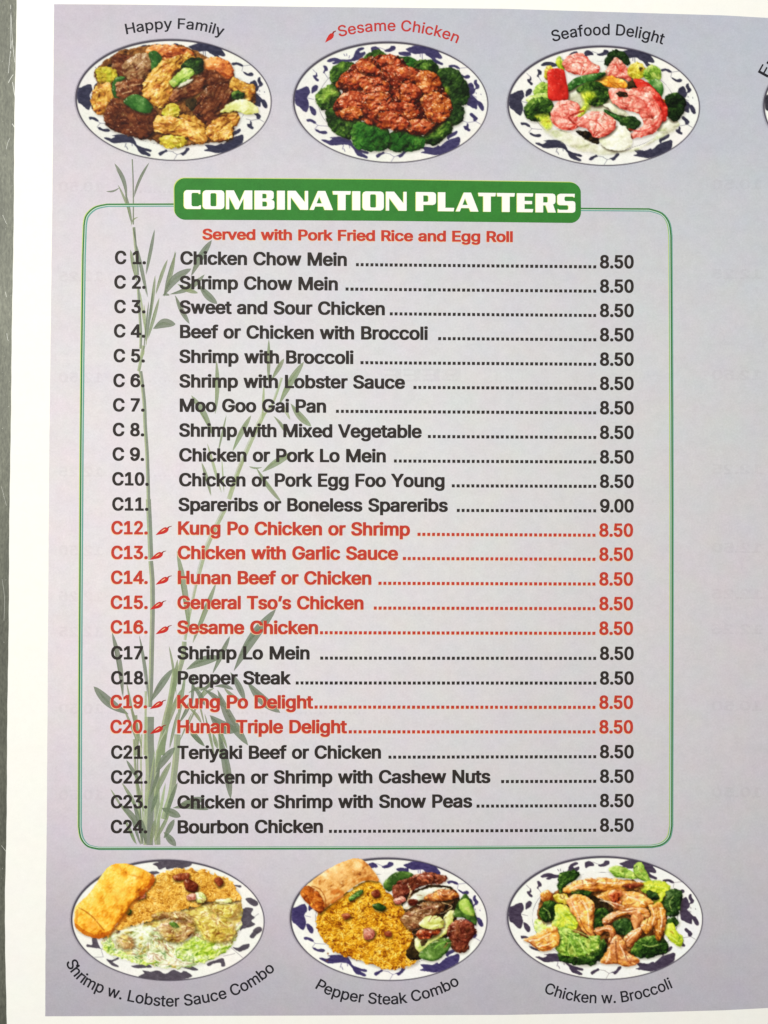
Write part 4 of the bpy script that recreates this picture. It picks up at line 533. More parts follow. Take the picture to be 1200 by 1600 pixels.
F = Flat(); sb = lambda x: float(np.interp(x, [316, 801], [374.5, 378.4]))
text_line(F, "Served with Pork Fried Rice and Egg Roll", 316.3, 801.3, sb, 17.2, ZT - 2e-6, BOLD, 1, -.6, .8)
text_line(F, "Served with Pork Fried Rice and Egg Roll", 316.3, 801.3, sb, 17.2, ZT)
tag(F.build('serving_note', [M_red, M_fringe], menu), 'red line reading Served with Pork Fried Rice and Egg Roll')

# ------------------------------------------------------------------ frame of the list
def frame_path():
    L = [(132.4, 350), (130.7, 400), (128.6, 560), (127.3, 700), (125.8, 950), (124.8, 1150), (124.4, 1292)]
    pts = []
    pts += [(1014, 327.6), (960, 327.2), (908, 326.8), (600, 323), (272, 320), (168, 320.3)]
    pts += spline([(168, 320.3), (149, 325), (136, 337), (132.4, 352)], 5, False)[1:]
    pts += L[1:]
    pts += spline([(124.4, 1292), (127.5, 1309), (137, 1321), (154, 1325.4)], 5, False)[1:]
    pts += [(300, 1325.2), (460, 1324.8), (700, 1324.4), (850, 1323.6), (1018, 1322.3)]
    pts += spline([(1018, 1322.3), (1034, 1318.5), (1045, 1308), (1048.6, 1290)], 5, False)[1:]
    pts += [(1048.9, 1150), (1049.3, 950), (1049.3, 800), (1048.9, 650), (1047.9, 450), (1047.4, 368)]
    pts += spline([(1047.4, 368), (1044, 348), (1033, 334), (1014, 327.6)], 5, False)[1:-1]
    return pts
fp = frame_path()
def dense(pts, step=6):
    o = []
    for i in range(len(pts)):
        a, b = pts[i], pts[(i + 1) % len(pts)]; l = math.hypot(b[0] - a[0], b[1] - a[1]); k = max(1, int(l / step))
        o += [(a[0] + (b[0] - a[0]) * j / k, a[1] + (b[1] - a[1]) * j / k) for j in range(k)]
    return o
fp = dense(fp)
# the path runs anticlockwise as seen; find which sign is outwards
_s = 1
F = Flat(); ZB = 14e-6
shift = lambda pts, dx, dy: [(x + dx, y + dy) for x, y in pts]
F.strip(shift(fp, -1.6, -.7), -1.7, 1.7, ZB - 3e-6, 1, True)        # yellow plate slipped left
F.strip(shift(fp, .9, .4), -2.6, 2.6, ZB - 2e-6, 2, True)             # cyan plate slipped right
F.strip(fp, -2.3, 2.3, ZB - 1e-6, 3, True)                            # pale core
F.strip(fp, -.3, 2.2, ZB, 0, True)
F.strip(fp, -2.3, -1.2, ZB, 4, True)
border = F.build('list_frame', [M_line, M_lime, M_teal, M_pale, M_teal], menu)
tag(border, 'thin double green rounded frame round the list')

# ------------------------------------------------------------------ banner
def bq(x, a, b, c): return float(np.interp(x, [272, 430, 590, 750, 908], [a, a + (b - a) * .45, b, b + (c - b) * .5, c]))
def banner(dx, dy, g=0):
    pts = []
    T = lambda x: bq(x, 278.4, 280.7, 285.2) - g; B = lambda x: bq(x, 343.4, 345.0, 348.6) + g
    x0, x1, r = 272.4 - g, 907.8 + g, 17
    pts += [(x0 + r + (x1 - x0 - 2 * r) * t, T(x0 + r + (x1 - x0 - 2 * r) * t)) for t in np.linspace(0, 1, 30)]
    for k in range(1, 8): a = math.pi / 2 * k / 8; pts.append((x1 - r + r * math.sin(a), T(x1) + r * (1 - math.cos(a))))
    for k in range(0, 8): a = math.pi / 2 * k / 8; pts.append((x1 - r + r * math.cos(a), B(x1) - r * (1 - math.sin(a))))
    pts += [(x0 + r + (x1 - x0 - 2 * r) * t, B(x0 + r + (x1 - x0 - 2 * r) * t)) for t in np.linspace(1, 0, 30)]
    for k in range(1, 8): a = math.pi / 2 * k / 8; pts.append((x0 + r - r * math.sin(a), B(x0) - r * (1 - math.cos(a))))
    for k in range(0, 8): a = math.pi / 2 * k / 8; pts.append((x0 + r - r * math.cos(a), T(x0) + r * (1 - math.sin(a))))
    return [(x + dx, y + dy) for x, y in pts]
F = Flat(); F.poly(banner(-1.2, -1.1), (), ZT - 3e-6, 1); F.poly(banner(0, 0), (), ZT - 1e-6, 0)
bann = F.build('title_banner', [M_green, M_lime], menu); tag(bann, 'green rounded banner with white block title')
BG = {
 'C': [[(22,0),(140,0),(140,32),(131,32),(124,22),(74,22),(64,32),(64,128),(74,138),(124,138),(136,128),(145,128),(145,158),(140,160),(24,160),(8,152),(0,134),(0,26),(8,8)]],
 'O': [[(26,0),(158,0),(176,8),(184,26),(184,134),(176,152),(158,160),(26,160),(8,152),(0,134),(0,26),(8,8)], [(65,32),(73,24),(111,24),(119,32),(119,128),(111,136),(73,136),(65,128)]],
 'M': [[(0,0),(65,0),(115,98),(158,0),(222,0),(222,160),(150,160),(150,62),(103,160),(80,160),(25,52),(25,160),(0,160)]],
 'B': [[(0,0),(140,0),(158,8),(162,22),(162,56),(156,70),(140,77),(160,84),(168,96),(168,140),(162,154),(146,160),(0,160)], [(65,26),(96,26),(104,34),(104,58),(96,66),(65,66)], [(65,92),(98,92),(108,100),(108,126),(98,135),(65,135)]],
 'I': [[(0,0),(66,0),(66,160),(0,160)]],
 'N': [[(0,0),(68,0),(148,98),(148,0),(174,0),(174,160),(108,160),(26,50),(26,160),(0,160)]],
 'A': [[(70,0),(132,0),(197,160),(128,160),(116,131),(46,131),(34,160),(0,160)], [(57,105),(105,105),(81,46)]],
 'T': [[(0,0),(155,0),(150,29),(110,29),(110,160),(45,160),(45,29),(5,29)]],
 'P': [[(0,0),(145,0),(162,7),(169,22),(169,86),(162,101),(145,108),(62,108),(62,160),(0,160)], [(62,28),(98,28),(106,36),(106,74),(98,82),(62,82)]],
 'L': [[(0,0),(62,0),(62,131),(138,131),(133,160),(0,160)]],
 'E': [[(0,0),(138,0),(134,27),(64,27),(64,65),(128,65),(128,91),(64,91),(64,133),(138,133),(133,160),(0,160)]],
 'R': [[(0,0),(145,0),(162,7),(169,22),(169,70),(162,84),(148,92),(172,160),(106,160),(86,100),(64,100),(64,160),(0,160)], [(64,26),(98,26),(105,34),(105,68),(98,76),(64,76)]],
 'S': [[(24,0),(148,0),(146,32),(134,23),(70,23),(60,32),(60,54),(68,62),(132,62),(147,68),(153,82),(153,140),(147,154),(132,160),(4,160),(4,129),(18,137),(86,137),(95,128),(95,105),(87,97),(20,97),(6,90),(0,76),(0,22),(7,7)]]}
LET = [('C', 287.6, 314), ('O', 317, 350.6), ('M', 353.6, 394.3), ('B', 398, 428.8), ('I', 433.3, 445.2), ('N', 449.7, 481.5), ('A', 484.2, 520.3), ('T', 520, 548.3), ('I', 550.7, 563), ('O', 566.7, 599.8), ('N', 603.3, 635.4),
       ('P', 650, 681.2), ('L', 684.6, 709.8), ('A', 712.4, 747.7), ('T', 747.4, 774.9), ('T', 776.5, 804.6), ('E', 807.9, 833.2), ('R', 837, 868.5), ('S', 871, 899)]
for ch, a, b in LET:
    w = max(p[0] for p in BG[ch][0]); F = Flat()
    def m(p, dx=0, dy=0):
        x = a + p[0] / w * (b - a); yt = float(np.interp(x, [288, 555, 890], [297.0, 298.8, 302.9])); yb = float(np.interp(x, [288, 555, 890], [326.4, 328.4, 332.3]))
        return (x + dx, yt + (yb - yt) * p[1] / 160 + dy)
    F.poly([m(p, -.9, .3) for p in BG[ch][0]], [[m(p, -.9, .3) for p in q] for q in BG[ch][1:]], ZT + 1e-6, 1)
    F.poly([m(p) for p in BG[ch][0]], [[m(p) for p in q] for q in BG[ch][1:]], ZT + 3e-6, 0)
    F.build('title_letter', [M_white, M_whfr], bann)

# ------------------------------------------------------------------ printed bamboo behind the list
def leafpoly(a, b, w, bend=0.0, blunt=0.0):
    """tapered leaf from tip a to base b"""
    dx, dy = b[0] - a[0], b[1] - a[1]; l = math.hypot(dx, dy); ux, uy = dx / l, dy / l; nx, ny = -uy, ux
    L = []; R = []
    for k in range(13):
        t = k / 12; ww = w / 2 * (math.sin(math.pi * min(1, t ** .85)) ** .8 * (1 - blunt) + blunt * min(1, t * 2.2)) if 0 < t < 1 else (0 if k == 0 else w / 2 * blunt * .7)
        c = bend * math.sin(math.pi * t) * l
        x = a[0] + ux * l * t + nx * c; y = a[1] + uy * l * t + ny * c
        L.append((x + nx * ww, y + ny * ww)); R.append((x - nx * ww, y - ny * ww))
    return L + R[::-1]
M_bam = {}
for k, c in {'g': (133, 147, 120), 'd': (122, 135, 112), 'l': (158, 173, 132), 'y': (188, 202, 152), 'p': (222, 226, 206), 'm': (144, 158, 130), 'n': (165, 181, 134)}.items(): M_bam[k] = paper_mat('bamboo_tint_' + {'m': 'soft', 'n': 'softer', 'g': 'sage', 'd': 'dark', 'l': 'light', 'y': 'lime', 'p': 'pale'}[k], ink(c), 0.08, 0.07); M_bam[k].node_tree.nodes['Principled BSDF'].inputs['Alpha'].default_value = 0.64
o1 = lambda x, y: (160 + x / 4, 380 + y / 4)
o2 = lambda x, y: (160 + x / 4, 780 + y / 4)
o3 = lambda x, y: (160 + x / 4, 1140 + y / 4)
o0 = lambda x, y: (110 + x / 2.4, 230 + y / 2.4)
o4 = lambda x, y: (440 + x / 3.333, 380 + y / 3.333)
zb = [8e-6]
def leafs(spec, parent):
    for f, a, b, w, bend, c in spec:
        sc = {o1: 4, o2: 4, o3: 4, o0: 2.4, o4: 3.333}[f]
        F = Flat(); A, B = f(*a), f(*b); zb[0] += 1.5e-8
        F.poly(leafpoly(A, B, w / sc, bend), (), zb[0], 0)
        # paler printed tone along the leaf
        if w / sc > 4:
            zb[0] += 1.5e-8; F.poly(leafpoly((A[0] * .86 + B[0] * .14 - .8, A[1] * .86 + B[1] * .14), (B[0] - 1.0, B[1]), w / sc * .28, bend + .02), (), zb[0], 1)
        F.build('leaf', [M_bam[c], M_bam[{'d': 'g', 'g': 'm', 'l': 'n', 'y': 'p', 'p': 'p'}[c]]], parent)
def stalk(segs, parent, name='stalk'):
    F = Flat()
    for f, pts, w, c in segs:
        sc = {o1: 4, o2: 4, o3: 4, o0: 2.4, o4: 3.333}[f]; zb[0] += 3e-8
        cur = spline([f(*p) for p in pts], 8, False); h = w / sc / 2
        F.strip(cur, -h, h * .3, zb[0], 'gdlyp'.index(c)); F.strip(cur, h * .3, h, zb[0], 'gdlyp'.index({'g': 'y', 'd': 'l', 'l': 'y', 'y': 'p', 'p': 'p'}[c]))
    return F.build(name, [M_bam[k] for k in 'gdlyp'], parent)
b1 = stalk([(o0, [(232, 45), (235, 120), (236, 200), (236, 290)], 5, 'd'), (o0, [(238, 300), (243, 360), (249, 420), (252, 480)], 11, 'g'),
            (o1, [(224, 285), (230, 400), (240, 560), (238, 660)], 17, 'g'), (o1, [(258, 640), (246, 700), (232, 775), (226, 800)], 20, 'l'),
            (o1, [(238, 800), (248, 870), (262, 1000), (268, 1150), (280, 1330), (288, 1600)], 23, 'g'),
            (o2, [(287, 0), (294, 150), (303, 378)], 32, 'g'), (o2, [(302, 386), (312, 520), (313, 700), (309, 900), (303, 1150), (296, 1300)], 30, 'g'),
            (o3, [(293, -80), (292, 80), (300, 240), (296, 400), (290, 560), (286, 722)], 60, 'g')], menu)
tag(b1, 'sage green bamboo stalk printed down the left of the list')
leafs([(o0, (165, 60), (212, 192), 15, -.08, 'g'), (o0, (296, 57), (238, 190), 11, .05, 'g'), (o0, (134, 166), (186, 150), 7, .12, 'g'), (o0, (206, 170), (232, 290), 12, .0, 'g'), (o0, (178, 140), (228, 270), 9, -.03, 'l'),
       (o0, (255, 262), (228, 295), 6, .2, 'l'), (o0, (236, 300), (246, 360), 6, .0, 'd'),
       (o0, (316, 308), (284, 480), 13, .0, 'g'), (o0, (397, 392), (352, 562), 12, .02, 'g'), (o1, (408, 100), (335, 320), 22, .02, 'l'),
       (o1, (684, -20), (556, 205), 44, .03, 'g'), (o1, (455, 45), (385, 335), 18, -.04, 'l'), (o1, (556, 158), (382, 330), 52, .10, 'g'), (o1, (640, 195), (420, 320), 34, -.10, 'g'),
       (o1, (718, 380), (605, 262), 46, -.04, 'g'), (o1, (598, 312), (470, 255), 30, -.05, 'l'), (o1, (545, 505), (455, 325), 32, -.03, 'g'), (o1, (458, 505), (318, 535), 58, .14, 'g'),
       (o1, (175, 40), (215, 240), 26, .0, 'l'), (o1, (210, 0), (285, 340), 22, .0, 'g'), (o1, (330, 200), (300, 480), 20, .0, 'l'), (o1, (420, 325), (375, 325), 16, .1, 'g'),
       (o1, (356, 340), (285, 600), 22, .0, 'l'), (o1, (316, 300), (270, 650), 16, .0, 'g'), (o1, (260, 380), (276, 640), 15, .0, 'y'), (o1, (235, 300), (268, 560), 14, .0, 'y'),
       (o1, (290, 360), (255, 700), 12, .0, 'g'), (o1, (235, 720), (262, 660), 14, .1, 'y')], b1)
b2 = stalk([(o4, [(0, 700), (-50, 840), (-105, 900)], 15, 'y'), (o1, [(1010, 1060), (930, 1230), (850, 1420), (790, 1600)], 30, 'y'), (o2, [(765, 60), (690, 210), (640, 330), (600, 470)], 30, 'y'),
            (o2, [(598, 476), (570, 600), (540, 740), (515, 880)], 20, 'y'), (o2, [(512, 890), (500, 1000), (440, 1200), (400, 1420), (370, 1600)], 30, 'l'), (o3, [(385, 0), (345, 200), (340, 420), (345, 720)], 36, 'l')], menu)
tag(b2, 'pale lime bamboo stalk slanting up behind the dish names')
leafs([(o1, (1040, 600), (1040, 880), 22, .0, 'l'), (o1, (1136, 720), (1060, 850), 30, .0, 'l'), (o1, (1260, 740), (1105, 1010), 44, .03, 'l'), (o1, (930, 1075), (815, 1300), 34, .02, 'l'), (o1, (712, 730), (706, 1070), 26, -.03, 'l'),
       (o1, (555, 950), (690, 1200), 38, -.05, 'l'), (o1, (620, 1370), (680, 1580), 22, -.02, 'l'), (o1, (1190, 1310), (1000, 1430), 44, .02, 'l'), (o1, (1120, 1620), (960, 1400), 28, -.03, 'l'), (o1, (915, 1395), (1000, 1400), 12, .1, 'l'),
       (o1, (775, 1075), (718, 1330), 14, .0, 'l'), (o1, (1155, 1200), (1070, 1080), 22, .05, 'l'), (o4, (155, 955), (48, 835), 36, -.05, 'l'), (o4, (45, 920), (0, 830), 16, .0, 'y'), (o1, (760, 1560), (745, 1330), 10, .0, 'y'),
       (o1, (900, 1300), (780, 1600), 22, .0, 'y'), (o1, (655, 1250), (745, 1560), 18, .0, 'y'), (o1, (1010, 880), (1000, 1120), 16, .0, 'y')], b2)
b3 = stalk([(o2, [(455, 1060), (425, 1250), (385, 1420), (375, 1600)], 34, 'l'), (o3, [(470, 30), (455, 220), (430, 400), (400, 500), (385, 560)], 40, 'l'), (o2, [(205, 1350), (215, 1500), (205, 1600)], 26, 'l'), (o3, [(198, 60), (210, 300), (235, 520), (245, 715)], 16, 'l'),
            (o3, [(245, 30), (240, 220), (250, 500), (262, 715)], 12, 'y'), (o2, [(735, 1440), (745, 1600)], 30, 'l'), (o2, [(270, 1200), (268, 1400), (262, 1600)], 16, 'y'), (o3, [(222, 60), (222, 300), (250, 700)], 8, 'g')], menu)
tag(b3, 'cluster of thin bamboo shoots at the foot of the list')
leafs([(o2, (465, 320), (545, 840), 38, -.02, 'l'), (o2, (712, 520), (565, 900), 32, .0, 'l'), (o2, (1086, 685), (822, 1075), 62, .04, 'g'), (o2, (797, 855), (690, 1090), 32, .0, 'g'), (o2, (742, 985), (525, 1065), 56, .06, 'g'),
       (o2, (892, 1260), (800, 1080), 40, .03, 'g'), (o2, (1112, 1335), (905, 1140), 60, -.06, 'g'), (o2, (912, 1540), (720, 1190), 60, -.05, 'g'), (o2, (850, 1450), (672, 1350), 76, -.12, 'g'), (o2, (440, 1060), (300, 1270), 44, .02, 'g'),
       (o2, (416, 915), (462, 1230), 16, -.02, 'l'), (o2, (60, 830), (130, 1240), 34, -.03, 'g'), (o2, (230, 850), (290, 1260), 18, -.02, 'g'), (o2, (-55, 1170), (165, 1345), 60, .06, 'g'), (o2, (150, 1140), (220, 1500), 16, .0, 'l'),
       (o2, (690, 1120), (570, 1300), 18, .0, 'l'), (o2, (650, 1180), (540, 1210), 22, .1, 'l'), (o2, (820, 1190), (700, 1170), 26, .1, 'g'), (o2, (520, 1080), (470, 1420), 22, .0, 'l'), (o2, (640, 1180), (520, 1450), 14, .0, 'l'),
       (o2, (640, 1545), (530, 1400), 34, -.05, 'g'), (o2, (620, 1400), (540, 1300), 22, .05, 'l'), (o2, (570, 1090), (560, 1300), 20, .0, 'g'), (o2, (700, 1180), (620, 1250), 16, .1, 'l'), (o2, (600, 1250), (640, 1420), 12, 0, 'l'),
       (o2, (760, 1180), (880, 1270), 24, .05, 'l'), (o2, (700, 1600), (640, 1340), 18, .0, 'l'), (o2, (780, 1560), (735, 1430), 18, .0, 'l'), (o2, (560, 1330), (480, 1520), 12, 0, 'l'),
       (o3, (802, 435), (728, 20), 52, .02, 'g'), (o3, (720, 120), (690, 20), 26, .0, 'l'), (o3, (455, 110), (335, 270), 48, .04, 'g'), (o3, (345, 390), (305, 520), 26, .0, 'g'), (o3, (665, 500), (440, 490), 42, .08, 'g'), (o3, (640, 430), (480, 470), 50, .0, 'g'),
       (o3, (490, 545), (370, 490), 50, .0, 'g'), (o3, (460, 728), (385, 640), 44, .0, 'g'), (o3, (450, 560), (385, 680), 36, .0, 'g'), (o3, (632, 98), (550, 30), 28, .05, 'g'), (o3, (118, 470), (250, 640), 40, -.04, 'g'), (o3, (50, 370), (150, 530), 14, .0, 'l'),
       (o3, (150, 190), (235, 330), 24, .0, 'g'), (o3, (205, 710), (160, 600), 20, .0, 'l'), (o3, (140, 560), (215, 720), 22, .0, 'l'), (o3, (180, 540), (240, 722), 18, .0, 'g'), (o3, (420, 520), (330, 700), 24, .0, 'l'), (o3, (395, 330), (320, 720), 22, .0, 'y'),
       (o3, (330, 120), (262, 560), 12, .0, 'y'), (o2, (420, 1400), (330, 1600), 18, .0, 'y'),
       (o3, (400, 20), (335, 240), 34, .02, 'l'), (o3, (430, 200), (330, 420), 36, .03, 'l'), (o3, (245, 560), (275, 720), 30, .0, 'g'), (o3, (330, 560), (300, 722), 30, .0, 'l'), (o3, (120, 330), (240, 560), 22, -.04, 'l'), (o3, (470, 330), (395, 560), 26, .02, 'g'),
       (o3, (190, 440), (255, 715), 24, -.02, 'g'), (o3, (360, 240), (300, 420), 22, .0, 'g'), (o3, (210, 300), (262, 520), 20, .0, 'l'), (o2, (500, 1180), (400, 1450), 30, .03, 'l'), (o2, (560, 1240), (480, 1400), 26, -.03, 'g'), (o2, (640, 1290), (560, 1160), 30, .06, 'g'),
       (o2, (760, 1300), (640, 1190), 34, .05, 'g'), (o2, (470, 1330), (420, 1560), 20, .0, 'l'), (o2, (180, 1290), (250, 1560), 18, .0, 'l'), (o2, (130, 1300), (215, 1520), 16, -.02, 'l'), (o2, (740, 1120), (610, 1200), 24, .0, 'g'), (o2, (470, 1000), (440, 1220), 22, .0, 'l')], b3)

# ------------------------------------------------------------------ print of the other side showing faintly through
def gtext(text, x0, x1, y, cap):
    F = Flat(); res, a, b = layout(text, BOLD); sx = (x1 - x0) / (b - a); sy = cap / CAP
    f = lambda p: (x1 - (p[0] - a) * sx, y - p[1] * sy)
    for o, h, k in res: F.poly([f(p) for p in o], [[f(p) for p in q] for q in h], 7e-6 + k * 4e-7)
    F.build('show_through', M_ghost, menu)
for y, pr, nm, w in [(300, '10.50', 0, 0), (440, '12.25', 0, 0), (598, '12.50', 'BEEF', 120), (745, '12.25', 0, 0), (868, '12.50', 0, 0), (940, '12.25', 0, 0), (995, '12.25', 0, 0), (1115, '10.50', 0, 0), (1250, '10.50', 0, 0)]:
    gtext(pr, 92, 160, y, 16)
    gtext(pr, 1112, 1190, y - 4, 16)
    if nm: gtext(nm, 600, 600 + w, y - 2, 20)
for y in (304, 444, 600, 748, 872, 944, 998, 1118, 1254):
    F = Flat()
    for k in range(52): F.quad([(172 + k * 7.6, y - 6), (175.6 + k * 7.6, y - 6), (175.6 + k * 7.6, y - 2.4), (172 + k * 7.6, y - 2.4)], 7e-6)
    F.build('show_through', M_ghost, menu)

# ------------------------------------------------------------------ printed dish pictures
RAMP = {
 'beef': [(32,13,7),(68,30,15),(102,52,27),(140,84,50),(200,150,106)],
 'beeft': [(60,34,16),(110,72,40),(150,112,72),(184,148,104),(220,192,150)],
 'beefr': [(40,12,8),(84,34,22),(126,60,42),(164,96,72),(220,164,136)],
 'chick': [(92,48,12),(160,104,34),(210,158,66),(238,198,106),(250,230,168)],
 'chicko': [(110,44,14),(178,88,34),(214,132,66),(236,170,96),(250,210,150)],
 'sesame': [(48,12,6),(112,38,18),(166,68,36),(204,106,62),(244,190,150)],
 'sesamo': [(84,28,10),(148,66,24),(186,98,40),(214,136,66),(240,190,130)],
 'broc': [(14,24,8),(28,46,16),(48,78,28),(86,120,44),(144,174,72)],
 'brocd': [(12,20,8),(22,36,16),(36,58,26),(56,84,38),(96,120,70)],
 'brocb': [(16,40,14),(32,72,24),(46,98,34),(70,126,46),(126,165,80)],
 'stem': [(70,104,28),(124,160,56),(172,200,92),(206,222,130),(234,240,180)],
 'stemy': [(110,130,20),(168,184,40),(206,212,70),(228,230,110),(244,244,170)],
 'pepp': [(20,44,16),(38,76,28),(56,104,42),(90,136,66),(160,190,120)],
 'pepd': [(18,34,12),(42,68,24),(72,104,42),(112,146,68),(178,200,130)],
 'red': [(120,20,14),(176,34,26),(206,48,38),(222,70,54),(240,130,110)],
 'yell': [(130,110,20),(178,156,40),(206,186,66),(226,210,100),(240,232,160)],
 'onion': [(168,166,136),(204,202,172),(226,224,202),(240,240,224),(252,252,244)],
 'onyel': [(150,150,60),(196,196,100),(222,222,150),(240,240,200),(252,252,240)],
 'shr': [(150,44,34),(200,86,72),(228,136,118),(244,184,164),(253,224,210)],
 'shrr': [(150,24,20),(196,46,38),(216,76,60),(234,118,96),(248,180,160)],
 'carrot': [(150,70,10),(206,120,30),(236,160,50),(248,192,90),(252,222,150)],
 'roll': [(130,62,8),(204,122,24),(238,172,54),(250,204,88),(254,226,136)],
 'rollp': [(132,70,28),(196,134,66),(228,176,102),(244,204,138),(253,230,184)],
 'rolld': [(84,34,10),(146,68,20),(190,104,34),(218,140,60),(240,180,100)],
 'rice': [(150,88,24),(206,146,50),(236,186,84),(248,210,116),(254,232,164)],
 'ricey': [(120,58,8),(190,122,18),(230,174,40),(248,206,84),(254,232,140)],
 'sauce': [(130,104,30),(180,156,58),(212,192,92),(232,218,132),(248,242,196)],
 'shrl': [(110,72,36),(160,122,70),(200,166,106),(226,200,146),(246,232,196)],
 'lett': [(110,140,36),(168,196,60),(206,220,110),(228,234,170),(246,248,222)],
 'lettw': [(150,160,100),(196,204,150),(222,226,186),(238,240,214),(250,250,240)],
 'pork': [(110,52,20),(176,104,52),(216,150,92),(238,190,134),(250,226,190)],
 'porky': [(120,60,14),(190,118,40),(228,170,80),(244,208,126),(252,236,190)],
 'bit': [(66,22,12),(104,42,22),(138,66,38),(168,96,62),(206,146,112)],
 'pink': [(140,70,60),(184,112,94),(208,146,124),(226,178,156),(244,214,200)],
 'dark': [(14,10,6),(32,24,12),(50,40,20),(72,56,30),(100,80,50)],
 'mix': [(40,20,10),(88,52,22),(130,84,40),(166,116,60),(200,156,96)]}
STYLE = {  # dome radius, bump size, bump height, rough edge, contrast, gloss, stretch
 'beef': (3.0, 7, 3.6, 3.0, .8, .5, 2.2), 'broc': (4, 9, 4, 3.0, .85, 0, 1), 'chick': (3.0, 8, 6, 3.4, .85, .4, 1.8), 'sesame': (4, 8, 6, 3.0, 1.0, .7, 1.2),
 'smooth': (2.5, 16, 2.5, 1.2, .7, .5, 1.5), 'stem': (3, 7, 3, 2.2, .7, .1, 2.5), 'onion': (3.0, 9, 4, 2.2, .6, .2, 3), 'shr': (4, 7, 3.2, 2.0, .85, .7, 2.0), 'roll': (9, 5, 2.2, .9, .7, .25, 1.4),
 'lett': (3, 7, 6, 4, .8, .2, 2.0), 'base': (2, 8, 5, 3, .8, 0, 1)}
SOF = {'beef': 'beef', 'beeft': 'beef', 'beefr': 'beef', 'chick': 'chick', 'chicko': 'chick', 'sesame': 'sesame', 'sesamo': 'sesame', 'broc': 'broc', 'brocd': 'broc', 'brocb': 'broc', 'stem': 'stem', 'stemy': 'stem', 'pepp': 'smooth', 'pepd': 'smooth',
       'red': 'smooth', 'yell': 'chick', 'onion': 'onion', 'onyel': 'onion', 'shr': 'shr', 'shrr': 'shr', 'carrot': 'stem', 'roll': 'roll', 'rollp': 'roll', 'rolld': 'roll', 'rice': 'base', 'ricey': 'base', 'sauce': 'shr', 'shrl': 'shr', 'lett': 'lett', 'lettw': 'lett',
       'pork': 'shr', 'porky': 'shr', 'bit': 'smooth', 'pink': 'shr', 'dark': 'base', 'mix': 'base'}

TINT = {'chick': ('chicko', .58, .55), 'chicko': ('sesame', .55, .6), 'beef': ('beeft', .62, .6), 'beeft': ('beef', .55, .8), 'beefr': ('beef', .5, .7), 'sesame': ('sesamo', .54, .8), 'sesamo': ('sesame', .5, .8), 'pork': ('porky', .5, .8), 'porky': ('pork', .5, .85),
 'shr': ('shrr', .56, .55), 'shrr': ('shr', .55, .7), 'broc': ('stem', .66, .6), 'brocb': ('broc', .6, .6), 'stem': ('onyel', .55, .6), 'stemy': ('stem', .55, .7), 'yell': ('stemy', .55, .5), 'roll': ('rolld', .66, .45), 'rollp': ('rolld', .60, .5), 'sauce': ('shrl', .5, .7), 'shrl': ('sauce', .52, .7),
 'lettw': ('sauce', .55, .7), 'lett': ('lettw', .5, .7), 'onyel': ('stem', .62, .5), 'pepp': ('brocb', .55, .5), 'ricey': ('rice', .5, .5), 'carrot': ('chick', .5, .5), 'brocd': ('broc', .5, .6), 'onion': ('lettw', .56, .5)}
def sdist(poly, x, y):
    """signed distance to a closed polygon, positive inside"""
    d2 = np.full(x.shape, 1e9); ins = np.zeros(x.shape, bool)
    for i in range(len(poly)):
        x1, y1 = poly[i - 1]; x2, y2 = poly[i]
        ex, ey = x2 - x1, y2 - y1; L = ex * ex + ey * ey
        if L < 1e-9: continue
        t = np.clip(((x - x1) * ex + (y - y1) * ey) / L, 0, 1)
        d2 = np.minimum(d2, (x - x1 - t * ex) ** 2 + (y - y1 - t * ey) ** 2)
        c = ((y1 > y) != (y2 > y)) & (x < ex * (y - y1) / (ey if ey else 1e-9) + x1)
        ins ^= c
    d = np.sqrt(d2); return np.where(ins, d, -d)
def sline(pts, x, y):
    d2 = np.full(x.shape, 1e9)
    for i in range(len(pts) - 1):
        x1, y1 = pts[i]; x2, y2 = pts[i + 1]; ex, ey = x2 - x1, y2 - y1; L = ex * ex + ey * ey + 1e-9
        t = np.clip(((x - x1) * ex + (y - y1) * ey) / L, 0, 1)
        d2 = np.minimum(d2, (x - x1 - t * ex) ** 2 + (y - y1 - t * ey) ** 2)
    return np.sqrt(d2)
def ramp(name, v):
    r = np.array(RAMP[name], float); v = np.clip(v, 0, 1) * 4
    return np.stack([np.interp(v, range(5), r[:, k]) for k in range(3)], -1)
def cells(x, y, size, seed):
    """bumpy bud pattern: distance to the nearest jittered lattice point"""
    gx, gy = np.floor(x / size).astype(int), np.floor(y / size).astype(int); best = np.full(x.shape, 9.0)
    J = np.random.RandomState(seed).rand(64, 64, 2)
    for a in (-1, 0, 1):
        for b in (-1, 0, 1):
            j = J[(gy + b) & 63, (gx + a) & 63]
            best = np.minimum(best, np.hypot(x / size - (gx + a + j[..., 0]), y / size - (gy + b + j[..., 1])))
    return best
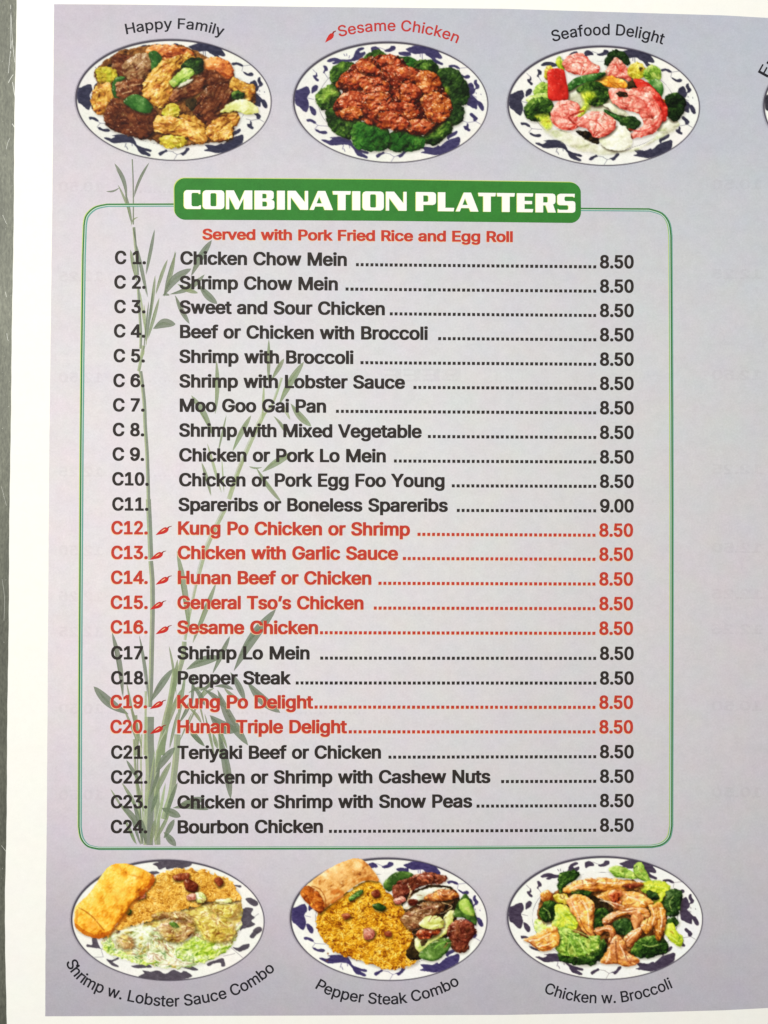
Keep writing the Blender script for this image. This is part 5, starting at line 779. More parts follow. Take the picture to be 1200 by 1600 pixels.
def _rim():
    out = []
    def add(ox, oy, sc, cx, cy, a, b, tilt, kind, t):
        c, n = math.cos(math.radians(tilt)), math.sin(math.radians(tilt)); r = []
        v = list(map(float, t.split()))
        for x, y in zip(v[::2], v[1::2]):
            dx, dy = ox + x / sc - cx, oy + y / sc - cy; r.append(((dx * c + dy * n) / a, (-dx * n + dy * c) / b))
        out.append((kind, r))
    A5 = (450, 60, 7.5, 610.6, 160.3, 152.1, 94.2, 1.5); A6 = (450, 150) + A5[2:]; A7 = (610, 60) + A5[2:]; A8 = (610, 150) + A5[2:]
    B6 = (770, 1320, 3.3333, 945.5, 1434.6, 152.7, 96, 1.0)
    for k, t in [('P', '90 620 130 600 180 575 230 565 250 590 258 640 238 670 225 700 240 740 245 790 235 830 215 865 180 850 130 800 95 780 80 720'), ('P', '275 600 290 565 325 545 350 560 345 600 315 625 280 645'), ('L', '235 700 300 715'),
                 ('P', '455 265 500 235 560 228 620 245 700 250 760 225 790 150 830 115 885 105 890 130 840 150 850 170 900 155 905 185 860 230 790 262 700 275 600 290 540 305 520 290 545 270 480 280'), ('D', '655 185 668 205'), ('D', '688 182 690 205'), ('D', '722 205 715 228'),
                 ('P', '412 322 440 320 465 348 462 378 435 388 428 410 410 398 425 365'), ('P', '295 435 325 430 335 400 347 440 332 460 362 485 350 507 322 490 300 460'), ('L', '290 365 335 410'), ('L', '430 410 470 470')]: add(*A5, k, t)
    for k, t in [('P', '250 120 290 130 330 175 325 220 300 228 265 185'), ('P', '218 275 250 270 290 280 330 310 325 327 298 320 265 300 230 304'), ('P', '318 395 345 393 380 412 440 408 462 430 440 447 390 442 338 420'), ('L', '330 330 350 345 312 390'), ('L', '350 345 470 355'),
                 ('P', '393 515 430 510 480 525 520 500 488 490 560 478 640 480 720 505 760 560 780 600 850 630 942 655 932 680 870 668 932 710 925 732 880 720 820 700 790 665 770 625 720 580 640 570 560 577 500 577 450 552 410 532'), ('D', '650 580 638 622'), ('D', '655 620 668 650'), ('D', '720 585 722 608'),
                 ('P', '1028 700 1050 680 1090 665 1120 653 1130 675 1100 690 1070 715 1045 724'), ('L', '1125 668 1200 680')]: add(*A6, k, t)
    for k, t in [('P', '178 125 230 105 290 85 360 90 450 105 540 130 575 175 607 220 590 242 530 230 545 255 612 290 605 314 560 300 510 282 480 235 430 205 400 180 350 180 290 185 240 170 240 200 180 207 110 192 98 165 150 155 215 160 200 145'), ('D', '350 215 350 180'), ('D', '375 240 372 180'),
                 ('P', '680 325 700 313 740 310 790 325 812 350 790 357 740 337 700 347'), ('P', '810 415 840 425 870 440 910 428 935 450 915 472 870 467 830 442'), ('L', '812 352 800 410'), ('L', '820 350 905 340'),
                 ('P', '888 560 920 530 950 518 975 550 985 590 1000 570 980 530 985 495 1012 483 1017 520 1044 560 1030 590 1000 600 985 640 960 665 1000 700 1030 735 1060 745 1090 790 1097 837 1070 847 1040 810 1020 770 1015 827 980 822 930 797 890 770 878 680'), ('L', '960 665 1010 690'), ('D', '1060 652 1062 660'), ('D', '1005 638 1006 648')]: add(*A7, k, t)
    for k, t in [('P', '928 215 950 198 980 220 1015 250 1022 270 1000 297 973 292 968 260 940 237'), ('P', '858 355 890 350 898 318 916 338 916 375 937 395 927 417 900 407 868 387'), ('L', '850 295 910 312 1000 297 1055 330'),
                 ('P', '358 665 400 642 368 600 440 598 500 605 560 580 580 590 630 550 670 520 760 490 800 478 820 500 812 560 790 590 700 640 600 680 520 694 450 682'), ('P', '665 460 700 445 740 425 775 408 787 430 760 462 700 492 680 517 662 495'),
                 ('P', '72 700 110 685 140 660 150 638 182 633 187 657 160 687 130 717 108 724 90 707'), ('L', '0 685 45 712 92 700'), ('L', '45 712 10 770')]: add(*A8, k, t)
    for k, t in [('P', '480 92 500 84 522 95 527 109 500 113 485 122 480 106'), ('P', '548 105 575 95 585 81 605 84 607 99 585 111 560 114'), ('L', '522 90 552 102')]: add(*B6, k, t)
    return out
RIM = _rim()
def FCOL(c):
    return np.array((1.6, 1.0, 1.6)) if c[1] > c[0] * 1.02 else np.array((.7, 1.4, 1.7))
class Dish:
    def __init__(s, ox, oy, ell, blue, seed, sc=3.3333):
        s.o = (ox, oy); s.sc = sc; s.seed = seed
        cx, cy, a, b, tilt = ell; s.cx, s.cy = ox + cx / sc, oy + cy / sc; s.a, s.b = a / sc, b / sc; s.t = math.radians(tilt)
        x0, x1 = int(s.cx - s.a - 8), int(s.cx + s.a + 8); y0, y1 = int(s.cy - s.b - 8), int(s.cy + s.b + 8)
        s.x0, s.y0 = x0, y0
        s.X, s.Y = np.meshgrid(np.arange(x0, x1 + 1, 1.0), np.arange(y0, y1 + 1, 1.0))
        s.C = ground(s.X, s.Y); s.ID = np.zeros(s.X.shape, int); s.names = ['none', 'plate']; s.kinds = ['', '']
        s.plate(blue)
    def mix(s, sl, al, rgb): s.C[sl] = s.C[sl] * (1 - al[..., None]) + np.asarray(rgb, float) * al[..., None]
    def plate(s, blue):
        c, n = math.cos(s.t), math.sin(s.t); dx, dy = s.X - s.cx, s.Y - s.cy
        u, v = dx * c + dy * n, -dx * n + dy * c; rho = np.hypot(u / s.a, v / s.b); th = np.degrees(np.arctan2(v / s.b, u / s.a))
        nrm = np.hypot(u / s.a ** 2, v / s.b ** 2) / np.maximum(rho, 1e-6); d = (1 - rho) / np.maximum(nrm, 1e-6)   # distance to rim in dots
        al = np.ones_like
        A = (slice(None), slice(None))
        # faint plate shadow, printed as a grey line outside the rim
        s.mix(A, .35 * np.exp(-((d + 2.0 + .8 * np.sin(np.radians(th * 2 + 40))) / .8) ** 2) * np.clip(.5 - np.cos(np.radians(th - 40)) * .9, 0, 1), (120, 112, 124))
        white = np.array((254, 252, 240.)) - 5 * fbm(s.X, s.Y, 30, s.seed)[..., None]
        white = white - np.array((10, 10, 8.)) * (np.clip(rho, 0, 1) < .78)[..., None] * .4
        s.mix(A, np.clip(d + .5, 0, 1), white)
        # rim line and inner ring
        tw = .75 + 1.0 * np.clip(-np.cos(np.radians(th - 50)), 0, 1); s.mix(A, .93 * np.clip(tw + .6 - np.abs(d - .5), 0, 1), (70, 64, 76))
        s.mix(A, .8 * np.clip(1.0 - np.abs(rho - .745) / .0045, 0, 1) * np.clip(fbm(s.X, s.Y, 22, s.seed + 3) * 4 - 1.2, 0, 1), (84, 78, 92))
        rag = (fbm(s.X, s.Y, 3.0, s.seed + 9) - .5) * 3.2
        blue = np.array(blue, float)
        s.paint_motifs(A, u / s.a, v / s.b, d, blue)
        s.ID[(d > -3.6)] = 1
        s.D = d
    blank = (); extra = ()
    def paint_motifs(s, A, un, vn, d, blue):
        px = s.a   # work in a frame where one unit is the half width, kept in dots for edge softness
        for idx, (kind, pts) in enumerate(RIM):
            if idx in s.blank: continue
            s.motif(A, un, vn, d, blue, kind, pts)
        for kind, pts in s.extra: s.motif(A, un, vn, d, blue, kind, pts)
    def motif(s, A, un, vn, d, blue, kind, pts):
        P_ = [(a * s.a, b * s.b) for a, b in pts]; xs = [p[0] for p in P_]; ys = [p[1] for p in P_]
        m = (un * s.a > min(xs) - 5) & (un * s.a < max(xs) + 5) & (vn * s.b > min(ys) - 5) & (vn * s.b < max(ys) + 5)
        if not m.any(): return
        ii = np.nonzero(m.any(1))[0]; jj = np.nonzero(m.any(0))[0]; sl = (slice(ii[0], ii[-1] + 1), slice(jj[0], jj[-1] + 1))
        U, Vv = un[sl] * s.a, vn[sl] * s.b; rg = (fbm(s.X[sl], s.Y[sl], 2.6, s.seed + 9) - .5) * 1.5
        if kind == 'P':
            D = sdist(spline(P_, 3), U, Vv) + rg * .8; a = np.clip(D / 1.0 + .6, 0, 1)
            tone = blue + (34 * (fbm(U * 1.0 + 300, Vv * 2 + 300, 5, s.seed + 20, 2) - .45))[..., None] + 12 * np.clip(1 - D / 1.5, 0, 1)[..., None]
        else:
            D = sline(P_, U, Vv); a = np.clip(1.05 - D / (.9 if kind == 'L' else 1.1), 0, 1) * (.6 if kind == 'L' else .8); tone = blue + 40
        s.mix(sl, a * .95 * np.clip(d[sl], 0, 1), tone)
    def tr(s, pts): return [(s.o[0] + x / s.sc, s.o[1] + y / s.sc) for x, y in pts]
    def box(s, P_, m=5):
        xs = [p[0] for p in P_]; ys = [p[1] for p in P_]
        i0 = max(0, int(min(ys) - s.y0 - m)); i1 = min(s.X.shape[0], int(max(ys) - s.y0 + m + 2)); j0 = max(0, int(min(xs) - s.x0 - m)); j1 = min(s.X.shape[1], int(max(xs) - s.x0 + m + 2))
        return (slice(i0, i1), slice(j0, j1))
    def piece(s, rmp, name, pts, bias=0.0, shadow=.7, soft=4, st=None, stripes=None, contrast=1.0, kind=None, rag=None):
        k = len(s.names); s.names.append(name); s.kinds.append(kind or '')
        R, bs, bh, rg, ct, gl, stc = STYLE[st or SOF[rmp]]; sd = s.seed * 7 + k * 13
        if rag is not None: rg = rag
        poly = spline(s.tr(pts), 5); sl = s.box(poly, 7); x, y = s.X[sl], s.Y[sl]
        d = sdist(poly, x, y) + (fbm(x, y, 6.5, sd % 97, 3) - .5) * 2 * rg
        ds = sdist([(px + 1.3, py + 2.2) for px, py in poly], x, y)
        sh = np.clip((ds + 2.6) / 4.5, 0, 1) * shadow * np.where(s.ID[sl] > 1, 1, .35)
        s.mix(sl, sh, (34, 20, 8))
        h = R * (1 - np.exp(-np.maximum(d, 0) / R))
        pa = np.array(poly); pc = pa - pa.mean(0); ev, vec = np.linalg.eigh(pc.T @ pc); ax = vec[:, 1]
        wob = 3.0 * (fbm(x, y, 14, (sd + 9) % 79, 2) - .5) * bs / 3
        ua = ((x - pa[0, 0]) * ax[0] + (y - pa[0, 1]) * ax[1]) / stc + 50; va = -(x - pa[0, 0]) * ax[1] + (y - pa[0, 1]) * ax[0] + 50 + wob
        nz = fbm(ua, va, bs, sd % 89, 2)
        h = h + bh * (nz - .5) - bh * .35 * np.abs(fbm(ua, va, bs * .8, (sd + 40) % 89, 2) - .5) * 2
        if (st or SOF[rmp]) == 'broc':
            h = h + .7 * (1 - np.clip(cells(x, y, 3.0, sd), 0, 1)) + 2.4 * (1 - np.clip(cells(x, y, 12, sd + 5) ** 2, 0, 1.2))
        if stripes:
            cxs, cys, nst = stripes; cxs, cys = s.tr([(cxs, cys)])[0]
            an = np.arctan2(y - cys, x - cxs); h = h + 1.5 * np.abs(np.sin(an * nst + fbm(x, y, 9, 3) * 2.5))
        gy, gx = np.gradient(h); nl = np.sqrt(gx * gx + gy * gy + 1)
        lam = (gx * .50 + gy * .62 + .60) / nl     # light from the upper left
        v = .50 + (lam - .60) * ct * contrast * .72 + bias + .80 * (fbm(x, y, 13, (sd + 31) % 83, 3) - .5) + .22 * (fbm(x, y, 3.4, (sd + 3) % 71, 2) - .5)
        v = v - .12 * np.exp(-np.maximum(d, 0) / 1.4) * np.clip(fbm(x, y, 9, sd % 61, 2) * 3 - .8, 0, 1.2)
        rgb = ramp(rmp, v)
        # patches of another tint: browning, sauce, raw green
        oth = TINT.get(rmp)
        if oth:
            pm = np.clip((fbm(x, y, 8.5, (sd + 77) % 93, 3) - oth[1]) * 6, 0, 1) * oth[2]
            rgb = rgb * (1 - pm[..., None]) + ramp(oth[0], v - .05) * pm[..., None]
        if gl: # wet sparkle
            sp = np.clip((fbm(x, y, 2.6, (sd + 51) % 67, 2) - .62) * 7, 0, 1) * np.clip((lam - .5) * 2.2, 0, 1) * gl
            rgb = rgb * (1 - sp[..., None]) + np.array((255, 244, 224.)) * sp[..., None]
        a = np.clip(d / 1.5 + .5, 0, 1)
        if soft and soft > 4: a = np.clip(d / soft + .3, 0, 1)
        s.C[sl] = s.C[sl] * (1 - a[..., None]) + rgb * a[..., None]
        idv = s.ID[sl]; idv[a > .5] = k; s.ID[sl] = idv
        return k
    def line(s, pts, w, rgb, al=.7, cur=True):
        q = s.tr(pts); q = spline(q, 6, False) if cur else q
        sl = s.box(q, 4); d = sline(q, s.X[sl], s.Y[sl]) + (fbm(s.X[sl], s.Y[sl], 3, 5) - .5) * w * .7
        s.mix(sl, np.clip((w / 2 - d) / .9 + .5, 0, 1) * al, rgb)
    def blob(s, x, y, r, rgb, al=.8, soft=1.2, sy=1.0):
        c = s.tr([(x, y)])[0]; sl = s.box([(c[0] - r, c[1] - r), (c[0] + r, c[1] + r)], 4)
        X, Y = s.X[sl], s.Y[sl]; d = np.hypot(X - c[0], (Y - c[1]) / sy) - r + (fbm(X, Y, 2.6, int(x + y) % 50) - .5) * r
        s.mix(sl, np.clip(.5 - d / soft, 0, 1) * al, rgb)
    def grains(s, k, rmp, n, rs, ln=(2.2, 3.6), w=.9, vr=(.35, 1.0), dirs=None):
        """scatter short grains over the area owned by piece k"""
        ii, jj = np.nonzero(s.ID == k)
        if len(ii) == 0: return
        for _ in range(n):
            q = rs.randint(len(ii)); cx, cy = s.x0 + jj[q] + rs.rand(), s.y0 + ii[q] + rs.rand(); an = rs.rand() * math.pi if dirs is None else dirs + rs.randn() * .4; L = rs.uniform(*ln) / 2
            p = [(cx - math.cos(an) * L, cy - math.sin(an) * L * .8), (cx + math.cos(an) * L, cy + math.sin(an) * L * .8)]
            sl = s.box(p, 2); X, Y = s.X[sl], s.Y[sl]; v = rs.uniform(*vr) * .62 + .38 * vr[1] * float(np.clip(vnoise(np.array(cx / 7.0), np.array(cy / 6.0), 91) * 2.6 - .8, -.5, 1)) - .14 * (1 - min(1, abs(math.sin(an))))
            own = (s.ID[sl] == k)
            d = sline([(p[0][0] + .7, p[0][1] + .9), (p[1][0] + .7, p[1][1] + .9)], X, Y); s.mix(sl, np.clip(w - d + .3, 0, 1) * .40 * own, RAMP[rmp][0])
            d = sline(p, X, Y); s.mix(sl, np.clip((w - d) / .8 + .3, 0, 1) * .9 * own, ramp(rmp, np.array([v]))[0])
    def seeds(s, ks, n, rs, rgb=(250, 226, 190), r=(.5, .9), al=.75):
        ii, jj = np.nonzero(np.isin(s.ID, ks))
        for _ in range(n):
            q = rs.randint(len(ii)); x, y = jj[q] + s.x0, ii[q] + s.y0; rr = rs.uniform(*r)
            sl = s.box([(x - 2, y - 2), (x + 2, y + 2)], 1); d = np.hypot(s.X[sl] - x - rs.rand(), (s.Y[sl] - y - rs.rand()) * 1.4)
            s.mix(sl, np.clip((rr - d) / .8 + .5, 0, 1) * al * rs.uniform(.5, 1), rgb)
    def gloss(s, names, n, rs, rgb=(255, 240, 214), al=.7):
        ks = [k for k, q in enumerate(s.names) if q in names]; L = s.C.mean(-1)
        gy, gx = np.gradient(L); score = np.isin(s.ID, ks) & (L > np.percentile(L[np.isin(s.ID, ks)], 72))
        ii, jj = np.nonzero(score)
        for _ in range(n):
            q = rs.randint(len(ii)); x, y = s.x0 + jj[q], s.y0 + ii[q]; an = rs.uniform(-.9, .5); l = rs.uniform(.8, 2.4)
            p = [(x - math.cos(an) * l, y - math.sin(an) * l), (x + math.cos(an) * l, y + math.sin(an) * l)]
            sl = s.box(p, 2); dd = sline(p, s.X[sl], s.Y[sl]); s.mix(sl, np.clip((.75 - dd) / .9 + .35, 0, 1) * al * rs.uniform(.4, 1) * (s.ID[sl] > 1), rgb)
    def detail(s, n, rs, skip=('fried_rice', 'plate', 'egg_roll', 'red_pepper', 'green_pepper', 'pea', 'onion_slice')):
        """fine folds, crumbs and wet lights in the colour of whatever lies under them"""
        ks = [k for k, q in enumerate(s.names) if k > 1 and q not in skip]; ii, jj = np.nonzero(np.isin(s.ID, ks))
        A0 = fbm(s.X, s.Y, 26, s.seed + 2, 2) * 7
        for _ in range(n):
            q = rs.randint(len(ii)); i, j = ii[q], jj[q]; x, y = s.x0 + j + rs.rand(), s.y0 + i + rs.rand(); an = A0[i, j] + rs.randn() * .5 + s.ID[i, j]
            hi = rs.rand() < .42; l = rs.uniform(1.2, 5.5) * (.6 if hi else 1); bend = rs.uniform(-1.2, 1.2); c = s.C[i, j].copy()
            p = [(x - math.cos(an) * l, y - math.sin(an) * l * .8), (x + bend * math.sin(an), y - bend * math.cos(an)), (x + math.cos(an) * l, y + math.sin(an) * l * .8)]
            t = c * rs.uniform(1.15, 1.4) + rs.uniform(8, 34) * np.array((1, .94, .8)) if hi else c * np.power(rs.uniform(.58, .86) if c.mean() > 90 else rs.uniform(.4, .75), FCOL(c))
            sl = s.box(p, 2); dd = sline(p, s.X[sl], s.Y[sl]); own = s.ID[sl] == s.ID[i, j]
            s.mix(sl, np.clip((rs.uniform(.4, 1.3) - dd) / 1.3 + .4, 0, 1) * rs.uniform(.3, .7) * own, np.clip(t, 0, 255))
    def finish(s, parent, label):
        if s.seed != 71: s.detail(900, np.random.RandomState(s.seed))
        q = np.pad(s.C, ((1, 1), (1, 1), (0, 0)), 'edge')
        bl = (q[1:-1, 1:-1] * 4 + (q[:-2, 1:-1] + q[2:, 1:-1] + q[1:-1, :-2] + q[1:-1, 2:]) * 1.0 + (q[:-2, :-2] + q[2:, 2:] + q[:-2, 2:] + q[2:, :-2]) * .35) / 9.4
        s.C = s.C * .6 + bl * .4
        s.C = np.clip(s.C + (np.random.RandomState(s.seed).rand(*s.X.shape, 1) - .5) * 7, 0, 255)
        food = (s.ID > 1)[..., None]; g = s.C.mean(-1, keepdims=True)
        vivid = np.clip(128 + ((g + (s.C - g) * 1.03) - 128) * 1.12 + 3, 4, 255); s.C = np.where(food, vivid, s.C)
        cid = s.ID[:-1, :-1]
        X0, Y0 = P(s.cx, s.cy)
        root = bpy.data.objects.new('dish_picture', None); col.objects.link(root); root.parent = menu; root.empty_display_size = .01
        root.location = (float(X0), float(Y0), 0); tag(root, label)
        for k in range(1, len(s.names)):
            m = cid == k
            if not m.any(): continue
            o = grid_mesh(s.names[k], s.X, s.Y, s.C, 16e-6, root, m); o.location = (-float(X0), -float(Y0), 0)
            if s.kinds[k]: o['kind'] = s.kinds[k]
def pp(t):
    n = list(map(float, t.split())); return list(zip(n[::2], n[1::2]))
def run(d, spec):
    ids = {}
    for i, row in enumerate(spec):
        kw = row[3] if len(row) > 3 else {}
        ids[i] = d.piece(row[0], row[1], pp(row[2]), **kw)
    return ids
def caption(text, pts, cap, mat, label, o, extra=None, mirror=0):
    F = Flat(); q = [(o[0] + x / 3.3333, o[1] + y / 3.3333) for x, y in pts]
    text_curve(F, text, q, cap, ZT)
    c = F.build('caption', mat, menu); tag(c, label); return c

BL1 = (40, 40, 64); BL2 = (52, 46, 88); BL3 = (58, 46, 66)
# ---- 1 happy family
d = Dish(80, 10, (638, 489, 510, 315, 1.5), BL1, 11)
run(d, [
 ('mix', 'mixed_food', '225 340 330 250 450 210 600 200 720 215 800 260 930 300 960 380 1050 410 1060 520 960 560 940 690 800 710 640 730 500 690 330 640 270 560 215 530 215 450 240 400'),
 ('chicko', 'chicken_piece', '495 220 560 198 650 203 740 235 735 285 660 310 560 310 510 270'),
 ('beef', 'beef_slice', '310 262 350 248 420 255 450 300 420 350 370 365 325 335', {'bias': -.03}),
 ('beeft', 'beef_slice', '385 290 440 248 500 243 532 290 515 350 460 388 400 380 370 340', {'bias': .12}),
 ('pepp', 'green_pepper', '510 240 550 235 576 270 560 315 525 335 520 290'),
 ('yell', 'baby_corn', '234 330 290 315 330 330 345 370 300 402 248 395', {'bias': -.1}),
 ('chick', 'chicken_piece', '235 420 290 400 330 430 335 500 290 560 235 558 208 510 215 460'),
 ('pepp', 'green_pepper', '318 400 345 368 385 370 350 420 352 480 322 465', {'bias': -.05}),
 ('beef', 'beef_slice', '340 400 400 385 470 372 492 420 462 462 390 482 345 462', {'bias': .1}),
 ('chick', 'chicken_piece', '480 400 520 340 570 290 640 265 710 243 750 270 705 315 650 340 620 390 640 450 620 505 560 525 500 485 478 440'),
 ('chicko', 'chicken_piece', '780 290 830 263 900 273 947 315 942 375 890 378 840 340 790 325', {'bias': .08}),
 ('beef', 'beef_slice', '770 350 840 328 900 368 935 400 905 435 830 425 780 425'),
 ('beef', 'beef_slice', '615 480 655 425 720 388 780 368 808 400 765 455 705 482 640 502', {'bias': .12}),
 ('brocd', 'broccoli', '680 300 720 272 785 272 795 320 765 350 720 345 690 335'),
 ('stem', 'broccoli_stem', '612 392 655 350 700 318 748 340 722 375 670 412 630 418'),
 ('onion', 'onion_slice', '655 425 700 390 740 376 715 402'),
 ('beef', 'beef_slice', '755 500 790 438 850 405 925 400 948 450 932 510 882 562 842 625 795 612 740 572', {'bias': -.02}),
 ('dark', 'dark_gap', '700 500 745 480 760 520 730 545', {'shadow': 0}),
 ('yell', 'bamboo_shoot', '605 518 650 510 668 560 620 582 575 560', {'bias': .05}),
 ('chick', 'chicken_piece', '660 570 720 565 790 600 800 640 720 620'),
 ('beef', 'beef_slice', '272 570 300 500 350 480 430 520 545 535 555 600 532 665 480 692 400 672 310 642 278 605', {'bias': -.03, 'st': 'beef'}),
 ('pepp', 'green_pepper', '378 492 430 458 485 475 528 522 512 555 450 548 402 520', {'bias': .04}),
 ('chick', 'chicken_piece', '545 580 600 568 680 590 765 612 808 650 812 702 770 718 700 682 620 668 538 648', {'bias': .07}),
 ('yell', 'baby_corn', '562 692 620 672 690 682 702 720 640 742 582 728', {'bias': -.02}),
 ('chick', 'chicken_piece', '808 640 850 590 900 560 962 552 982 590 952 640 942 682 880 704 818 682', {'bias': .1}),
 ('chick', 'chicken_piece', '925 400 970 368 1010 402 1058 405 1052 475 1000 495 958 450', {'bias': .04}),
 ('broc', 'broccoli', '940 450 980 438 1012 460 992 492 948 486'),
 ('onyel', 'onion_slice', '882 552 930 500 1000 484 1060 508 1078 552 1020 562 960 545', {'bias': .1}),
])
for x, y in [(420, 310), (455, 330), (480, 300), (440, 290)]: d.blob(x, y, 2.2, (206, 178, 130), .5)
for a in [[(350, 430), (400, 415), (460, 405)], [(370, 455), (420, 440)]]: d.line(a, 1.8, (226, 196, 150), .6)
d.line([(860, 400), (800, 470), (760, 540)], 1.2, (188, 120, 80), .5)
d.line([(640, 490), (700, 465), (760, 430)], 1.4, (60, 24, 12), .6)
d.line([(548, 640), (600, 655), (680, 660)], 1.2, (150, 90, 30), .6)
d.blob(350, 622, .9, (240, 190, 150)); d.blob(415, 655, .9, (240, 190, 150)); d.blob(330, 560, 4, (150, 90, 40), .35, 6)
d.gloss(['beef_slice', 'chicken_piece'], 90, np.random.RandomState(5))
d.finish(menu, 'oval picture of a plate of beef, chicken and vegetables captioned Happy Family')
caption('Happy Family', [(392, 146), (520, 124), (640, 117), (770, 126), (893, 157)], 16.6, M_cap, 'curved black caption reading Happy Family', (80, 10))
# ---- 2 sesame chicken
d = Dish(430, 10, (602, 501, 507, 314, 1.5), BL2, 23)
ids = run(d, [
 ('broc', 'broccoli', '208 475 250 420 320 408 345 470 322 522 260 545 220 512', {'bias': .08}),
 ('stem', 'broccoli_stem', '250 440 300 425 325 450 290 480 250 500', {'shadow': .2, 'bias': -.1, 'soft': 8}),
 ('broc', 'broccoli', '280 350 320 300 390 288 425 330 380 385 300 402'),
 ('broc', 'broccoli', '458 270 520 228 582 248 602 292 540 305 478 302', {'bias': .02}),
 ('brocb', 'broccoli', '628 265 720 268 742 312 680 325'),
 ('broc', 'broccoli', '722 290 800 278 852 310 842 352 760 348'),
 ('brocd', 'broccoli', '840 340 900 318 962 343 1002 410 1012 470 982 518 900 505 865 440', {'bias': .08}),
 ('stemy', 'broccoli_stem', '862 440 892 418 908 450 882 472', {'shadow': .2, 'bias': -.2, 'soft': 7}),
 ('brocd', 'broccoli', '878 560 920 508 982 528 977 592 932 622 880 612', {'bias': .1}),
 ('broc', 'broccoli', '768 680 830 628 900 598 924 632 892 682 832 722 778 712'),
 ('brocb', 'broccoli', '583 660 680 642 772 678 774 732 700 755 600 752 578 712', {'bias': -.08}),
 ('broc', 'broccoli', '263 560 300 528 400 568 455 600 402 652 392 692 330 672 278 622', {'bias': -.05}),
 ('brocb', 'broccoli', '393 652 430 608 500 603 552 630 592 650 588 742 520 757 440 748 402 712', {'bias': .06}),
 ('sesame', 'chicken_piece', '318 400 420 290 520 258 640 258 700 318 820 340 862 400 902 470 912 540 852 622 760 672 640 642 540 622 440 592 340 578 298 520 348 450', {'bias': -.3}),
])
base = max(ids.values())
ids2 = run(d, [
 ('sesame', 'chicken_piece', '328 392 380 348 460 328 502 380 442 422 358 432'), ('sesame', 'chicken_piece', '418 290 480 283 542 330 532 362 448 342'),
 ('sesame', 'chicken_piece', '528 280 600 248 662 290 672 332 620 352 558 322'), ('sesame', 'chicken_piece', '558 320 650 318 692 370 652 422 578 402', {'shadow': .85, 'bias': -.05}),
 ('sesame', 'chicken_piece', '628 330 700 313 752 350 722 392 650 392', {'shadow': .85, 'bias': .06}), ('sesame', 'chicken_piece', '438 400 520 368 592 400 582 452 500 462', {'shadow': .85, 'bias': .08}),
 ('sesamo', 'chicken_piece', '728 370 770 338 842 350 858 412 812 452 750 442', {'shadow': .85, 'bias': .05}), ('sesame', 'chicken_piece', '348 460 420 438 462 480 452 542 370 552 328 502'),
 ('sesame', 'chicken_piece', '458 470 540 438 602 460 592 542 510 562 458 522', {'shadow': .85, 'bias': .1}), ('sesamo', 'chicken_piece', '338 552 400 518 462 550 432 582 358 590', {'shadow': .85, 'bias': .02}),
 ('sesame', 'chicken_piece', '638 420 700 398 762 440 742 492 680 502 638 472', {'shadow': .85, 'bias': .04}), ('sesame', 'chicken_piece', '598 510 680 498 742 530 732 582 650 582 598 552'),
 ('sesame', 'chicken_piece', '678 600 760 588 842 600 802 652 740 667 688 642', {'shadow': .85, 'bias': .05}), ('sesame', 'chicken_piece', '518 570 600 548 682 590 702 622 620 647 538 627'),
 ('sesamo', 'chicken_piece', '758 480 830 446 902 478 918 532 882 592 820 604 778 542', {'shadow': .85, 'bias': .04}), ('sesame', 'chicken_piece', '458 540 530 558 522 612 468 602', {'shadow': .85, 'bias': -.05})])
rs = np.random.RandomState(3)
for p, w in [([(700, 470), (745, 505), (770, 560), (800, 600)], 6), ([(600, 420), (640, 410), (650, 470), (640, 510)], 5), ([(330, 440), (360, 410), (400, 415)], 6), ([(450, 540), (480, 580), (520, 610)], 7), ([(690, 590), (660, 545)], 4), ([(560, 330), (590, 350), (600, 385)], 5), ([(620, 660), (700, 640), (760, 668)], 3), ([(430, 340), (480, 360), (540, 360)], 3), ([(720, 400), (700, 380), (740, 350)], 3), ([(470, 455), (540, 445), (590, 460)], 3)]:
    d.line(p, w / 2, (58, 20, 8), .55)
for x, y, r in [(690, 440, 4), (780, 400, 5), (400, 380, 5), (500, 420, 4), (540, 490, 6), (400, 550, 5), (840, 490, 5), (600, 290, 5), (800, 620, 5), (640, 600, 4), (470, 310, 4), (700, 350, 5)]: d.blob(x, y, r, (232, 150, 92), .45, 5, .7)
d.seeds([base] + list(ids2.values()), 190, rs); d.seeds([ids2[8], ids2[14], ids2[5]], 90, rs)
for x, y, r in [(350, 420, 5), (575, 375, 5), (575, 300, 4), (760, 500, 4), (640, 440, 4), (470, 575, 4), (690, 520, 3)]: d.blob(x, y, r, (56, 18, 8), .6, 4, .6)
d.blob(500, 695, 1, (160, 200, 130), .4)
d.gloss(['chicken_piece'], 80, np.random.RandomState(5))
d.finish(menu, 'oval picture of glazed sesame chicken ringed by broccoli')
cp = caption('Sesame Chicken', [(333, 159), (440, 139), (550, 129), (690, 131), (800, 148), (880, 168), (946, 193)], 17.3, M_redcap, 'curved red caption reading Sesame Chicken', (430, 10))
F = Flat(); q = lambda pts: [(430 + x / 3.3333, 10 + y / 3.3333) for x, y in pts]
F.poly(q([(260, 189), (268, 168), (277, 152), (286, 142), (296, 139), (304, 142), (306, 150), (302, 162), (292, 172), (276, 180)]), (), ZT, 0)
F.poly(q([(296, 140), (301, 131), (316, 126), (317, 130), (306, 137), (304, 146)]), (), ZT + 1e-6, 1)
F.build('chili_mark', [M_chili, M_chilid], cp)
